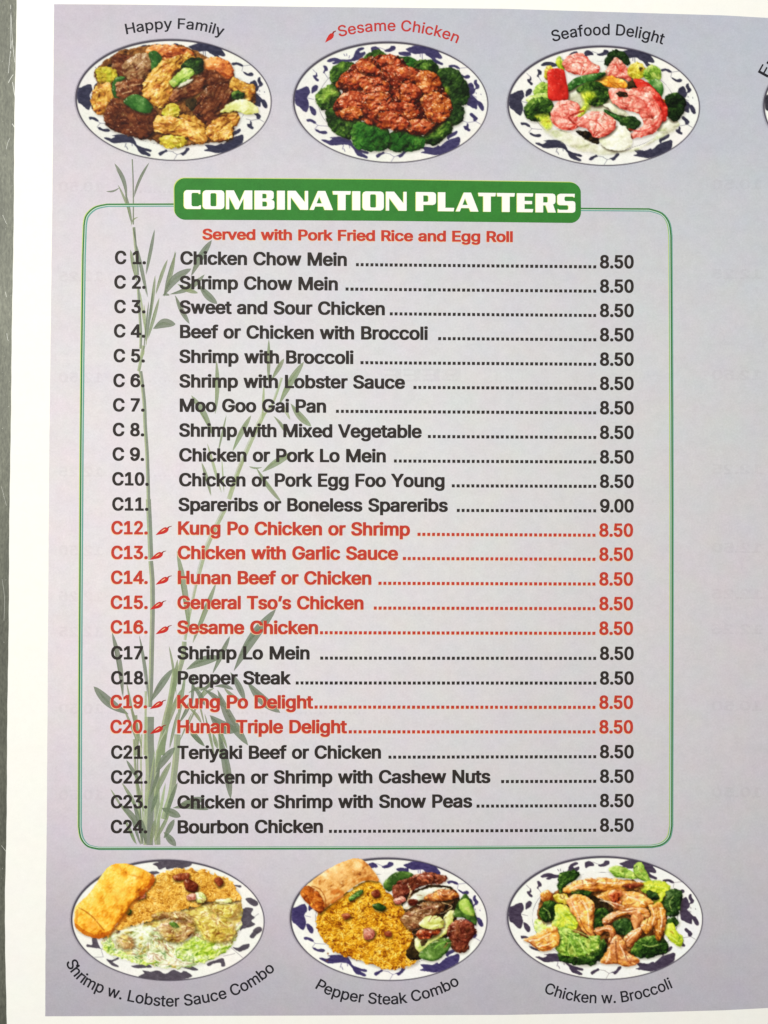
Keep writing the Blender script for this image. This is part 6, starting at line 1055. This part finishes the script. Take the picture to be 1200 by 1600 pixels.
# ---- 3 seafood delight
d = Dish(770, 10, (578, 519, 500, 311, 1.5), (44, 42, 62), 37)
run(d, [
 ('onion', 'onion_slice', '262 650 340 638 430 668 500 700 560 720 700 740 830 690 880 620 960 600 955 640 850 700 740 752 600 772 460 755 350 702', {'shadow': .15, 'soft': 5, 'bias': -.02}),
 ('onion', 'onion_slice', '480 380 600 330 700 340 760 420 700 520 560 560 400 500 400 400', {'shadow': .1, 'bias': -.15}),
 ('onion', 'onion_slice', '848 640 880 590 950 588 975 620 900 652', {'shadow': .1}),
 ('stemy', 'broccoli_stem', '328 290 350 258 372 300 362 342', {'bias': -.1}), ('yell', 'squash_slice', '268 340 300 308 312 360 278 382'),
 ('stem', 'broccoli_stem', '213 440 250 398 292 400 292 460 228 472', {'bias': -.2, 'st': 'broc'}), ('stem', 'broccoli_stem', '173 480 240 452 302 460 292 492 198 502'),
 ('brocd', 'broccoli', '583 290 610 238 660 228 702 260 708 312 660 292 600 322', {'bias': -.12}),
 ('shr', 'shrimp', '363 290 410 248 470 248 512 290 553 310 548 347 480 357 410 348 372 320', {'stripes': (450, 370, 6), 'bias': .12}),
 ('shr', 'shrimp', '588 340 620 283 650 268 692 310 727 362 712 393 660 372 598 362', {'stripes': (600, 400, 6), 'bias': .12}),
 ('yell', 'squash_slice', '713 310 750 293 798 320 792 372 740 382 708 350', {'bias': .06}),
 ('stem', 'zucchini_slice', '788 330 830 303 873 330 868 384 820 392 788 372', {'bias': -.12}),
 ('pepp', 'green_pepper', '808 395 860 378 888 420 876 474 840 450', {'bias': .18}),
 ('dark', 'dark_gap', '698 398 740 393 757 430 722 444', {'shadow': .1}),
 ('carrot', 'baby_corn', '538 402 560 368 640 368 692 395 692 423 620 423', {'bias': .02}),
 ('pepp', 'snow_pea', '388 410 430 373 500 353 588 346 552 382 470 402 398 442', {'bias': -.02}),
 ('red', 'red_pepper', '283 345 305 325 365 328 382 380 393 480 335 492 290 482 286 400', {'bias': -.02, 'rag': .3}),
 ('red', 'red_pepper', '733 380 790 388 852 440 864 495 800 472 758 430'),
 ('broc', 'broccoli', '438 440 470 403 540 393 592 420 608 470 562 518 500 512 488 462', {'bias': .08}),
 ('stemy', 'broccoli_stem', '448 572 468 500 460 450 520 440 540 470 508 500 505 530 470 572', {'shadow': .2, 'soft': 7, 'bias': -.12}),
 ('pepp', 'green_bean', '578 535 640 558 700 573 752 588 768 612 700 652 660 602 600 572', {'bias': -.15}),
 ('onion', 'onion_slice', '575 512 650 515 702 558 700 575 640 557', {'bias': -.05}),
 ('brocd', 'broccoli', '660 600 720 570 765 600 750 640 700 652', {'bias': .05}),
 ('brocd', 'broccoli', '893 480 930 453 982 458 1003 500 993 562 942 598 903 562', {'bias': -.12}),
 ('carrot', 'carrot_slice', '850 480 895 490 900 530 870 520', {'bias': -.05}),
 ('shrr', 'shrimp', '720 440 800 420 852 440 905 520 908 572 880 600 800 560', {'bias': -.02}),
 ('shr', 'shrimp', '603 430 680 428 760 438 832 460 872 520 882 600 832 662 728 688 718 662 782 620 768 565 700 542 650 522 616 490', {'stripes': (700, 600, 7), 'bias': .06}),
 ('dark', 'dark_gap', '638 450 688 440 704 468 660 476', {'shadow': 0}),
 ('broc', 'broccoli', '163 545 190 490 250 473 307 490 317 562 270 582 220 602 175 582', {'bias': .02}),
 ('stemy', 'broccoli_stem', '215 568 285 560 305 580 312 622 278 642 240 602', {'shadow': .2, 'soft': 6, 'bias': -.1}),
 ('dark', 'dark_gap', '428 650 500 648 562 680 542 718 478 692', {'shadow': 0, 'bias': -.1}),
 ('onion', 'onion_slice', '556 690 600 648 680 618 722 680 712 732 640 752 578 732', {'bias': .12}),
 ('shr', 'shrimp', '303 550 340 498 400 488 452 520 463 600 422 642 350 637 308 602', {'stripes': (440, 610, 5), 'bias': .10}),
 ('stemy', 'broccoli_stem', '440 575 460 530 482 520 478 560', {'shadow': .1}),
 ('shr', 'shrimp', '438 600 490 558 560 548 622 575 643 620 602 668 530 684 490 640 448 627', {'stripes': (520, 690, 6), 'bias': .06}),
])
d.line([(470, 545), (430, 560), (395, 580), (425, 612)], 3.2, (150, 36, 26), .8); d.line([(455, 560), (425, 575)], 2, (250, 226, 190), .8); d.line([(330, 520), (360, 505), (400, 500)], 2.2, (252, 214, 200), .6); d.line([(312, 570), (322, 610), (360, 632), (410, 636)], 2.4, (206, 70, 52), .6); d.line([(500, 590), (540, 600), (580, 640)], 2, (200, 74, 58), .6); d.line([(520, 560), (570, 562), (610, 590)], 2, (252, 220, 208), .6); d.line([(400, 300), (440, 290), (480, 320)], 2, (204, 84, 70), .6); d.line([(390, 280), (430, 262), (470, 266)], 2, (254, 226, 216), .6); d.line([(640, 290), (650, 320), (690, 350)], 2, (204, 60, 44), .6); d.line([(760, 470), (800, 490), (830, 540)], 4, (250, 206, 190), .5); d.line([(690, 460), (740, 470), (790, 500), (810, 560), (790, 610)], 2, (206, 74, 60), .5); d.line([(840, 470), (880, 530), (885, 590)], 4, (214, 44, 36), .6); d.line([(420, 630), (450, 600), (470, 580)], 3, (206, 62, 44), .5)
d.line([(710, 640), (780, 650), (850, 610), (875, 560)], 3, (200, 44, 36), .55); d.line([(640, 500), (700, 525), (760, 520)], 2, (246, 196, 176), .5)
d.blob(770, 325, 3, (40, 30, 12), .8)
d.gloss(['shrimp'], 60, np.random.RandomState(5))
d.finish(menu, 'oval picture of shrimp, broccoli and red pepper captioned Seafood Delight')
caption('Seafood Delight', [(313, 185), (420, 162), (540, 151), (650, 152), (770, 168), (885, 199)], 17.8, M_cap, 'curved black caption reading Seafood Delight', (770, 10))
# ---- 4 shrimp with lobster sauce combo
class D4(Dish):
    blank = tuple(range(len(RIM)))
def _d4(t):
    v = list(map(float, t.split())); return [((x - 608) / 503, (y - 394) / 314) for x, y in zip(v[::2], v[1::2])]
D4.extra = [('P', _d4(t)) for t in ['525 100 580 84 640 82 725 92 715 110 690 118 680 132 650 118 600 128 590 118 560 130 545 112', '460 690 490 672 480 655 520 662 560 655 600 672 640 650 680 664 700 655 740 680 700 698 640 706 560 706', '985 345 1010 320 1050 325 1040 352 1060 372 1040 388 1062 405 1040 420 1000 430 985 440 975 400 985 375',
  '1010 275 1035 268 1070 285 1075 305 1055 312 1030 298', '1062 425 1090 418 1098 440 1070 460 1055 480 1035 470 1050 445', '945 525 975 530 1000 515 1035 508 1030 530 1000 545 980 550', '815 615 850 600 895 585 905 600 910 625 890 628 885 610 850 615 825 628', '670 630 710 622 760 640 768 650 740 652 700 640',
  '420 635 450 628 500 620 530 640 500 642 450 645', '215 495 235 490 245 515 262 548 285 550 240 545 200 540 185 535 190 525 215 528', '290 600 320 606 350 590 355 600 325 615 355 635 350 642 320 632', '500 145 540 138 560 148 520 158', '950 205 985 205 980 216']] + [('L', _d4(t)) for t in ['262 548 275 590 230 592', '940 530 1000 580', '1000 430 1060 365 1080 350', '960 560 900 575']]
d = D4(80, 1320, (608, 394, 503, 314, 1.0), (76, 68, 78), 41)
ids = run(d, [
 ('sauce', 'sauce', '330 430 480 380 640 330 820 290 980 280 990 380 960 460 800 500 500 520 340 500', {'shadow': .1, 'bias': .1, 'contrast': .7}),
 ('lettw', 'lettuce', '262 500 320 450 420 440 600 420 760 430 960 420 992 350 992 400 972 460 922 540 802 612 640 645 480 622 340 582 288 552', {'shadow': .25}),
 ('lett', 'lettuce', '258 510 300 470 340 540 420 580 480 600 560 610 480 622 340 582 285 552', {'shadow': .1, 'bias': .1}),
 ('lett', 'lettuce', '640 560 760 480 940 500 900 560 800 612 690 600', {'shadow': .1, 'bias': -.02}),
 ('rice', 'fried_rice', '430 262 520 190 620 133 720 123 850 150 940 198 982 262 962 292 820 302 700 332 600 362 500 402 380 442 338 442 368 340', {'kind': 'stuff', 'rag': 5}),
])
rs = np.random.RandomState(8); d.grains(ids[4], 'rice', 1300, rs, (2.6, 4.2), .9, (.25, .95))
for _ in range(30):
    x, y = rs.uniform(420, 940), rs.uniform(160, 330); d.blob(x, y, rs.uniform(.8, 1.6), (150, 92, 30), .5, 1.3)
run(d, [
 ('sauce', 'shrimp', '810 315 880 288 962 308 993 350 932 384 848 372', {'bias': .02, 'stripes': (900, 340, 3), 'shadow': .25, 'soft': 6}),
 ('sauce', 'shrimp', '752 400 790 362 830 352 905 378 965 430 945 492 880 514 800 494 758 440', {'bias': .08, 'stripes': (860, 430, 3), 'shadow': .3, 'soft': 6}),
 ('lettw', 'onion_slice', '318 470 400 428 480 410 530 440 525 482 480 532 400 545 338 512', {'bias': .08, 'shadow': .2, 'soft': 6}),
 ('shrl', 'shrimp', '335 500 370 460 420 480 440 530 380 545', {'bias': .05, 'shadow': .25, 'soft': 6}),
 ('shrl', 'shrimp', '555 430 598 358 680 346 742 388 748 452 692 504 610 508 566 470', {'stripes': (640, 440, 3), 'bias': .05, 'shadow': .4, 'soft': 5}),
 ('shrl', 'mushroom_slice', '520 368 560 350 640 352 700 370 690 395 600 385 550 392', {'bias': -.22, 'shadow': .4}),
 ('bit', 'meat_bit', '633 162 680 148 717 148 712 177 650 187', {'bias': .12}), ('bit', 'meat_bit', '693 190 720 180 767 210 752 247 705 235', {'bias': -.05}),
 ('bit', 'meat_bit', '848 180 880 168 898 200 872 218'), ('pink', 'meat_bit', '428 265 480 243 492 270 440 288', {'bias': .1}),
 ('onyel', 'egg_bit', '748 250 790 248 808 290 760 302', {'bias': .12}), ('onyel', 'egg_bit', '860 285 930 280 935 300 870 300', {'bias': .1}), ('pink', 'meat_bit', '705 262 745 255 750 285 715 288', {'bias': .15}),
 ('brocb', 'pea', '388 340 405 330 420 345 408 362 390 358', {'st': 'smooth', 'bias': .05}), ('broc', 'pea', '612 408 632 398 655 412 668 428 650 436 625 424', {'st': 'smooth', 'bias': .12, 'shadow': .2}),
 ('roll', 'egg_roll', '124 335 160 290 210 240 255 170 300 110 360 94 420 104 520 150 537 190 480 250 420 300 375 370 335 420 300 470 240 487 160 460 124 420', {'bias': .14}),
])
for p, w, c, a in [([(145, 328), (175, 345), (215, 375), (250, 415), (275, 445)], 2.2, (176, 100, 24), .7), ([(480, 250), (430, 300), (395, 350), (350, 412), (300, 468)], 7, (180, 92, 18), .55), ([(528, 165), (520, 205), (470, 255)], 7, (176, 78, 22), .65),
                   ([(130, 420), (180, 460), (240, 478), (290, 462)], 6, (178, 86, 18), .6), ([(135, 340), (132, 400)], 4, (200, 120, 30), .5), ([(350, 150), (430, 160), (480, 185)], 2, (226, 156, 50), .5)]: d.line(p, w, c, a)
d.line([(600, 480), (660, 480), (705, 440), (690, 400)], 2, (126, 74, 40), .6); d.line([(570, 440), (610, 385), (680, 370), (725, 400)], 2.2, (236, 206, 156), .6); d.line([(780, 430), (800, 470), (860, 490), (920, 470)], 2, (150, 120, 40), .55); d.line([(800, 390), (850, 380), (900, 410)], 2, (246, 236, 170), .7); d.line([(850, 340), (900, 330), (950, 345)], 1.8, (160, 124, 50), .5); d.line([(840, 320), (890, 304), (950, 318)], 1.8, (244, 230, 170), .6); d.line([(345, 480), (400, 500), (440, 490)], 2.4, (120, 96, 50), .5); d.line([(360, 450), (420, 445), (470, 455)], 3, (255, 252, 236), .7); d.line([(480, 400), (470, 440), (500, 470)], 3, (255, 252, 236), .6)
for q_ in range(90):
    t_, w_ = rs.uniform(0, 1), rs.uniform(-75, 75); x, y = 190 + 240 * t_ + w_, 400 - 220 * t_ + w_ * .6; d.blob(x, y, rs.uniform(.7, 1.9), [(254, 224, 140), (206, 134, 44), (248, 206, 104), (222, 150, 56)][q_ % 4], .38, 1.4)
d.blob(650, 440, 5, (196, 190, 110), .6, 5); d.blob(690, 470, 4, (236, 206, 150), .5, 3); d.blob(880, 440, 5, (176, 150, 70), .5, 5)
for q_ in range(70):
    x, y = rs.uniform(300, 930), rs.uniform(430, 610); an = rs.uniform(0, 3.1); l = rs.uniform(8, 26); d.line([(x, y), (x + math.cos(an) * l, y + math.sin(an) * l * .6)], rs.uniform(.7, 1.5), [(250, 252, 236), (214, 224, 140), (150, 170, 70), (236, 226, 170), (190, 196, 150)][q_ % 5], .45, False)
d.blob(350, 240, 14, (253, 214, 110), .5, 14); d.blob(230, 300, 8, (252, 206, 96), .4, 10); d.blob(210, 420, 8, (214, 134, 40), .4, 9)
for x, y, r in [(780, 520, 3.5), (690, 560, 3), (745, 540, 3)]: d.blob(x, y, r, (150, 180, 40), .5, 3)
for a, b in [((500, 470), (560, 540)), ((540, 500), (500, 580)), ((600, 520), (640, 590)), ((440, 540), (520, 600)), ((560, 560), (700, 590)), ((650, 520), (600, 610)), ((480, 520), (430, 590))]: d.line([a, ((a[0] + b[0]) / 2 + 12, (a[1] + b[1]) / 2), b], .9, (250, 252, 236), .7)
for a, b in [((520, 520), (600, 560)), ((470, 560), (560, 610)), ((620, 550), (560, 600)), ((540, 450), (520, 540))]: d.line([a, ((a[0] + b[0]) / 2 - 8, (a[1] + b[1]) / 2), b], .8, (130, 138, 80), .5)
d.gloss(['shrimp', 'lettuce'], 70, np.random.RandomState(5))
d.finish(menu, 'oval picture of egg roll, fried rice and pale shrimp in sauce')
caption('Shrimp w. Lobster Sauce Combo', [(76, 612), (95, 655), (140, 708), (200, 748), (300, 789), (430, 821), (560, 840), (660, 842), (760, 831), (880, 808), (985, 774), (1085, 718), (1168, 652)], 18.0, M_cap, 'curved black caption reading Shrimp w. Lobster Sauce Combo', (80, 1320))
# ---- 5 pepper steak combo
d = Dish(430, 1320, (592, 389, 513, 319, 1.0), (54, 44, 92), 53)
ids = run(d, [
 ('ricey', 'fried_rice', '220 360 290 310 400 230 480 183 545 190 580 240 620 280 672 330 702 400 722 470 738 540 742 612 660 642 560 642 440 602 320 562 258 500 218 430', {'kind': 'stuff', 'rag': 4}),
])
rs = np.random.RandomState(12); k = ids[0]
ii = np.random.RandomState(4)
d.grains(k, 'ricey', 1300, rs, (3.0, 5.0), 1.05, (.15, .95))
for _ in range(80):
    x, y = ii.uniform(250, 720), ii.uniform(240, 620); d.blob(x, y, ii.uniform(1.0, 2.6), (112, 52, 12), .6, 1.6)
d.grains(k, 'ricey', 420, rs, (3.0, 4.6), .95, (.65, 1.0))
run(d, [
 ('pepd', 'green_pepper', '568 190 620 148 680 138 722 160 650 192 600 242 568 222', {'bias': .02, 'shadow': .35}),
 ('dark', 'dark_gap', '640 260 720 240 800 210 900 215 950 250 960 330 900 480 740 600 680 570 720 480 690 380', {'shadow': 0, 'bias': -.05}),
 ('beefr', 'beef_slice', '618 210 700 168 800 143 893 165 872 197 780 212 720 242 640 300 618 300', {'bias': .02}),
 ('beeft', 'beef_slice', '660 370 720 318 800 288 870 298 882 332 820 382 750 430 700 442 662 402', {'bias': .02}),
 ('onion', 'onion_slice', '668 315 740 248 820 223 905 228 862 255 765 285 690 335', {'bias': -.04}),
 ('pork', 'beef_slice', '778 272 860 233 932 238 955 270 882 292 800 292', {'bias': -.12}),
 ('onyel', 'onion_slice', '728 520 740 478 800 450 862 400 900 350 935 345 915 430 855 490 802 552 748 558', {'bias': .1}),
 ('sesame', 'beef_slice', '738 452 820 426 865 438 842 470 780 492 745 485', {'bias': .08}),
 ('onyel', 'onion_slice', '750 415 800 370 870 380 872 430 800 440', {'bias': -.05}),
 ('dark', 'dark_gap', '758 500 790 490 785 520 762 530', {'shadow': 0, 'bias': .2}),
 ('pepd', 'green_pepper', '938 330 985 255 1022 300 1048 382 1042 418 990 382 928 372', {'bias': -.08}),
 ('stem', 'green_pepper', '958 300 990 280 1022 310 1038 370 990 360 960 330', {'bias': -.08, 'st': 'smooth', 'shadow': .1}),
 ('beefr', 'beef_slice', '898 430 950 388 1012 398 1048 450 1012 502 1002 552 950 562 908 522', {'bias': -.02}),
 ('pepd', 'green_pepper', '748 570 830 498 902 488 914 530 852 595 790 602', {'bias': .08}),
 ('pepd', 'snow_pea', '383 280 410 252 453 235 452 255 400 290'), ('bit', 'meat_bit', '500 245 535 232 545 262 515 275'), ('pepd', 'pea', '508 312 540 305 578 325 560 345 520 335', {'bias': -.05}),
 ('pink', 'meat_bit', '458 445 490 432 522 450 510 485 470 492', {'bias': -.1}), ('bit', 'meat_bit', '348 365 378 355 394 375 365 390', {'bias': .1}), ('bit', 'meat_bit', '568 455 600 450 605 475 575 478', {'bias': .05}),
 ('pink', 'meat_bit', '615 285 660 268 680 290 640 310', {'bias': -.05}), ('bit', 'meat_bit', '690 285 740 285 735 310 700 315', {'bias': -.15}),
 ('rollp', 'egg_roll', '135 240 200 180 300 110 380 76 430 68 480 98 533 165 535 190 470 186 400 225 352 262 300 300 250 340 228 355 180 312 142 275', {'bias': .1, 'rag': .5}),
 ('rolld', 'egg_roll_end', '134 240 165 212 210 232 245 275 258 325 230 357 175 312 140 275', {'bias': -.05, 'shadow': .2}),
])
for p, w, c, a in [([(190, 215), (230, 230), (258, 270), (265, 320)], 2, (150, 76, 26), .6), ([(300, 250), (330, 240), (348, 262), (300, 300)], 6, (206, 112, 40), .6), ([(440, 185), (500, 175), (530, 180)], 5, (200, 120, 44), .55),
                   ([(430, 80), (480, 120), (520, 170)], 2, (226, 160, 80), .5)]: d.line(p, w, c, a)
for x, y in [(400, 140), (370, 185), (430, 165), (410, 190), (370, 205), (330, 225), (290, 200)]: d.blob(x, y, 2.2, (214, 140, 60), .5, 2)
d.blob(330, 155, 11, (252, 222, 160), .4, 12)
rq = np.random.RandomState(9)
for q_ in range(46):
    x, y = rq.uniform(670, 930), rq.uniform(230, 540); an = rq.uniform(-1.2, .2); l = rq.uniform(12, 40); d.line([(x, y), (x + math.cos(an) * l * .5 + 4, y + math.sin(an) * l * .5), (x + math.cos(an) * l, y + math.sin(an) * l)], rq.uniform(.9, 2.0), [(52, 22, 12), (226, 190, 144), (120, 60, 34), (240, 222, 190), (84, 38, 22), (176, 110, 70)][q_ % 6], .5)
for q_ in range(60):
    x, y = rq.uniform(170, 500), rq.uniform(95, 290); t_ = (x - 170) / 330
    if abs(y - (245 - 125 * t_)) < 55: d.blob(x, y, rq.uniform(.8, 2.0), [(250, 226, 176), (196, 124, 56), (238, 190, 120)][q_ % 3], .4, 1.5)
d.line([(690, 210), (705, 240), (690, 290)], 1.8, (228, 196, 150), .85); d.line([(870, 300), (920, 320), (890, 345)], 1.6, (220, 190, 140), .8); d.line([(840, 300), (830, 350), (800, 400)], 1.2, (150, 90, 50), .7)
d.line([(700, 360), (780, 330), (850, 320)], 1.5, (226, 200, 170), .5); d.line([(740, 180), (800, 160), (860, 160)], 2, (200, 120, 90), .5); d.line([(830, 540), (850, 520), (890, 505)], 2, (140, 190, 80), .7)
d.gloss(['beef_slice'], 60, np.random.RandomState(5))
d.finish(menu, 'oval picture of egg roll, yellow fried rice and dark pepper steak')
caption('Pepper Steak Combo', [(207, 747), (255, 773), (330, 799), (430, 820), (550, 831), (640, 829), (740, 813), (840, 785), (905, 758), (962, 727)], 17.6, M_cap, 'curved black caption reading Pepper Steak Combo', (430, 1320))
# ---- 6 chicken with broccoli
d = Dish(770, 1320, (585, 382, 509, 320, 1.0), BL3, 67)
run(d, [
 ('mix', 'mixed_food', '240 300 330 240 440 200 620 180 800 200 900 300 900 450 840 540 640 600 430 580 300 500 240 420', {'bias': -.1, 'shadow': .3}),
 ('broc', 'broccoli', '343 160 390 133 442 138 453 165 402 202 350 250 338 200'), ('stem', 'broccoli_stem', '603 125 650 108 742 150 748 177 660 172 618 152', {'bias': -.08}),
 ('stem', 'broccoli_stem', '733 105 775 94 800 140 823 192 770 182 738 150', {'bias': -.15}), ('stemy', 'broccoli_stem', '778 200 860 183 918 210 912 248 830 254 778 242', {'bias': .08}),
 ('brocd', 'broccoli', '868 270 920 233 978 238 984 300 964 362 900 364 866 310', {'bias': .14}), ('stemy', 'broccoli_stem', '828 292 880 246 898 262 860 312', {'bias': -.05}),
 ('brocd', 'broccoli', '800 240 850 250 860 280 820 290', {'bias': .1}),
 ('broc', 'broccoli', '890 400 940 375 970 398 955 425 900 440', {'bias': .02}), ('stemy', 'broccoli_stem', '888 428 930 408 960 450 988 482 978 532 930 502 893 462', {'bias': -.02}),
 ('porky', 'chicken_piece', '368 232 430 188 540 173 640 178 720 188 785 205 745 232 640 243 560 243 440 243 380 252', {'bias': .04}),
 ('bit', 'chicken_piece', '670 215 720 200 775 205 730 225', {'bias': .1}), ('broc', 'broccoli', '400 245 460 230 510 245 500 275 440 270'),
 ('porky', 'chicken_piece', '253 252 290 233 313 270 300 300 255 290', {'bias': -.05}), ('yell', 'squash_slice', '318 262 380 253 404 300 350 304', {'bias': .12}),
 ('lett', 'broccoli_stem', '222 400 270 388 335 420 300 465 230 474', {'bias': .02, 'shadow': .2}),
 ('broc', 'broccoli', '240 350 270 298 320 293 348 330 322 392 268 402', {'bias': -.05}), ('stemy', 'broccoli_stem', '325 310 400 325 432 370 438 432 380 444 310 420 325 370', {'bias': .1, 'shadow': .25}),
 ('dark', 'dark_gap', '498 270 560 278 622 330 622 362 520 422', {'shadow': 0, 'bias': -.1}), ('broc', 'broccoli', '515 350 570 328 605 360 575 432 525 434', {'bias': -.05}),
 ('porky', 'chicken_piece', '388 280 460 256 522 298 528 360 522 430 534 485 480 462 438 390 402 340', {'bias': .14}),
 ('porky', 'chicken_piece', '538 270 600 238 680 238 765 250 833 300 780 333 700 344 640 333 600 292', {'bias': .05}),
 ('sesame', 'chicken_piece', '598 255 640 240 672 248 678 300 645 335 610 290', {'shadow': .05, 'soft': 7, 'bias': .05}),
 ('brocd', 'broccoli', '628 400 680 373 722 400 724 452 670 474 633 442', {'bias': .16}),
 ('pork', 'chicken_piece', '572 390 630 348 740 326 812 340 814 382 750 378 700 362 640 382 592 422', {'bias': -.02}), ('pork', 'chicken_piece', '720 370 760 350 790 380 770 430 735 450', {'bias': -.04}),
 ('pork', 'chicken_piece', '683 492 710 455 745 438 780 430 774 472 712 534', {'bias': .02}),
 ('broc', 'broccoli', '718 540 770 488 840 473 902 500 913 552 850 582 780 592 728 570', {'bias': -.05}),
 ('porky', 'chicken_piece', '808 315 830 308 872 303 898 350 898 430 874 492 850 492 840 430 800 464 768 410 825 370', {'bias': -.04}),
 ('pork', 'chicken_piece', '524 445 600 418 643 450 632 502 600 512 612 472 595 450 552 470', {'bias': -.05}),
 ('broc', 'broccoli', '340 545 380 555 440 585 520 555 575 485 592 545 562 602 500 628 400 618 350 600', {'bias': -.02}),
 ('stem', 'broccoli_stem', '333 440 380 428 430 455 480 480 560 482 540 550 450 584 380 582 328 540', {'bias': -.13, 'st': 'chick', 'shadow': .2}),
 ('pork', 'chicken_piece', '560 612 598 545 640 472 684 500 704 560 755 588 757 618 700 634 650 622', {'bias': .04}),
 ('porky', 'chicken_piece', '158 492 220 468 290 430 332 430 348 500 312 542 250 554 190 512', {'bias': .08}),
])
for p, w, c, a in [([(600, 405), (650, 360), (740, 340)], 1.4, (250, 214, 160), .6), ([(640, 500), (640, 560), (650, 615)], 1.6, (120, 62, 28), .7), ([(690, 560), (720, 600)], 1.3, (150, 80, 40), .6), ([(450, 280), (490, 340), (500, 430)], 2, (252, 236, 200), .6),
                   ([(350, 460), (420, 500), (440, 560)], 2, (90, 130, 40), .6), ([(380, 440), (450, 500), (480, 560)], 2.4, (206, 222, 140), .6), ([(560, 280), (600, 300), (640, 325)], 1.5, (250, 232, 200), .7), ([(850, 330), (865, 400), (860, 460)], 1.4, (250, 214, 140), .6),
                   ([(860, 310), (850, 380), (855, 440)], 1.2, (170, 96, 40), .5), ([(700, 260), (760, 290), (780, 320)], 1.2, (196, 120, 60), .6), ([(200, 490), (260, 490), (300, 520)], 1.5, (200, 110, 50), .6), ([(240, 520), (280, 540)], 2, (210, 96, 50), .6)]: d.line(p, w, c, a)
for a in ['350 455 400 500 430 560', '345 450 430 480 500 520', '360 440 440 450 540 500', '400 500 390 540 400 570', '450 480 470 540 500 570', '340 330 380 380 420 420', '370 330 400 360 430 400', '230 410 270 430 310 430', '900 470 930 480 970 510', '790 210 840 215 900 225', '740 110 770 150 800 180', '620 130 680 150 740 165', '265 330 290 350 300 380', '940 270 920 300 930 340', '780 520 820 530 860 520']: d.line(pp(a), 2.0, (214, 230, 130), .55)
for a in ['400 230 460 205 530 200', '560 195 620 200 680 195', '410 300 430 340 450 380', '470 290 490 330 500 380', '560 290 620 300 680 320', '700 270 740 280 790 310', '600 390 650 360 720 345', '830 330 840 370 830 410', '870 330 880 390 870 450', '610 560 600 590 590 610', '660 520 680 560 700 600', '700 500 730 470 760 450', '190 500 240 490 300 460', '230 530 280 520 320 500', '540 450 580 435 620 440']: d.line(pp(a), 2.2, (254, 236, 204), .6)
for a in ['420 245 480 230 560 235', '520 310 525 370 520 420', '450 380 480 440 510 470', '640 335 690 345 750 335', '600 415 640 390 700 375', '810 380 800 420 790 455', '845 440 850 470 860 485', '640 490 645 550 650 600', '690 570 700 600 720 620', '620 470 615 500 600 512', '200 515 250 545 300 535', '700 540 690 510 700 490']: d.line(pp(a), 1.8, (120, 54, 24), .6)
d.gloss(['chicken_piece'], 110, np.random.RandomState(5))
d.finish(menu, 'oval picture of sliced chicken with broccoli florets')
caption('Chicken w. Broccoli', [(265, 770), (350, 799), (450, 819), (560, 826), (680, 820), (790, 797), (870, 772), (938, 744)], 17.6, M_cap, 'curved black caption reading Chicken w. Broccoli', (770, 1320))
# ---- the next picture, cut off by the photograph
d = Dish(1193, 60, (153, 108, 153, 96, 1.5), (44, 40, 50), 71, 1.0)
run(d, [('brocb', 'broccoli', '60 100 90 60 150 40 220 60 250 110 210 150 140 160 80 140'), ('shr', 'shrimp', '100 90 140 70 190 90 180 120 130 120'), ('chick', 'chicken_piece', '150 110 200 100 220 130 170 140')])
d.finish(menu, 'edge of another oval dish picture at the right side')
F = Flat(); text_curve(F, 'Fr', [(1199.3, 121.5), (1206, 109.5), (1213.5, 98)], 17.6, ZT)
tag(F.build('caption', M_cap, menu), 'steeply turned letters at the right edge')
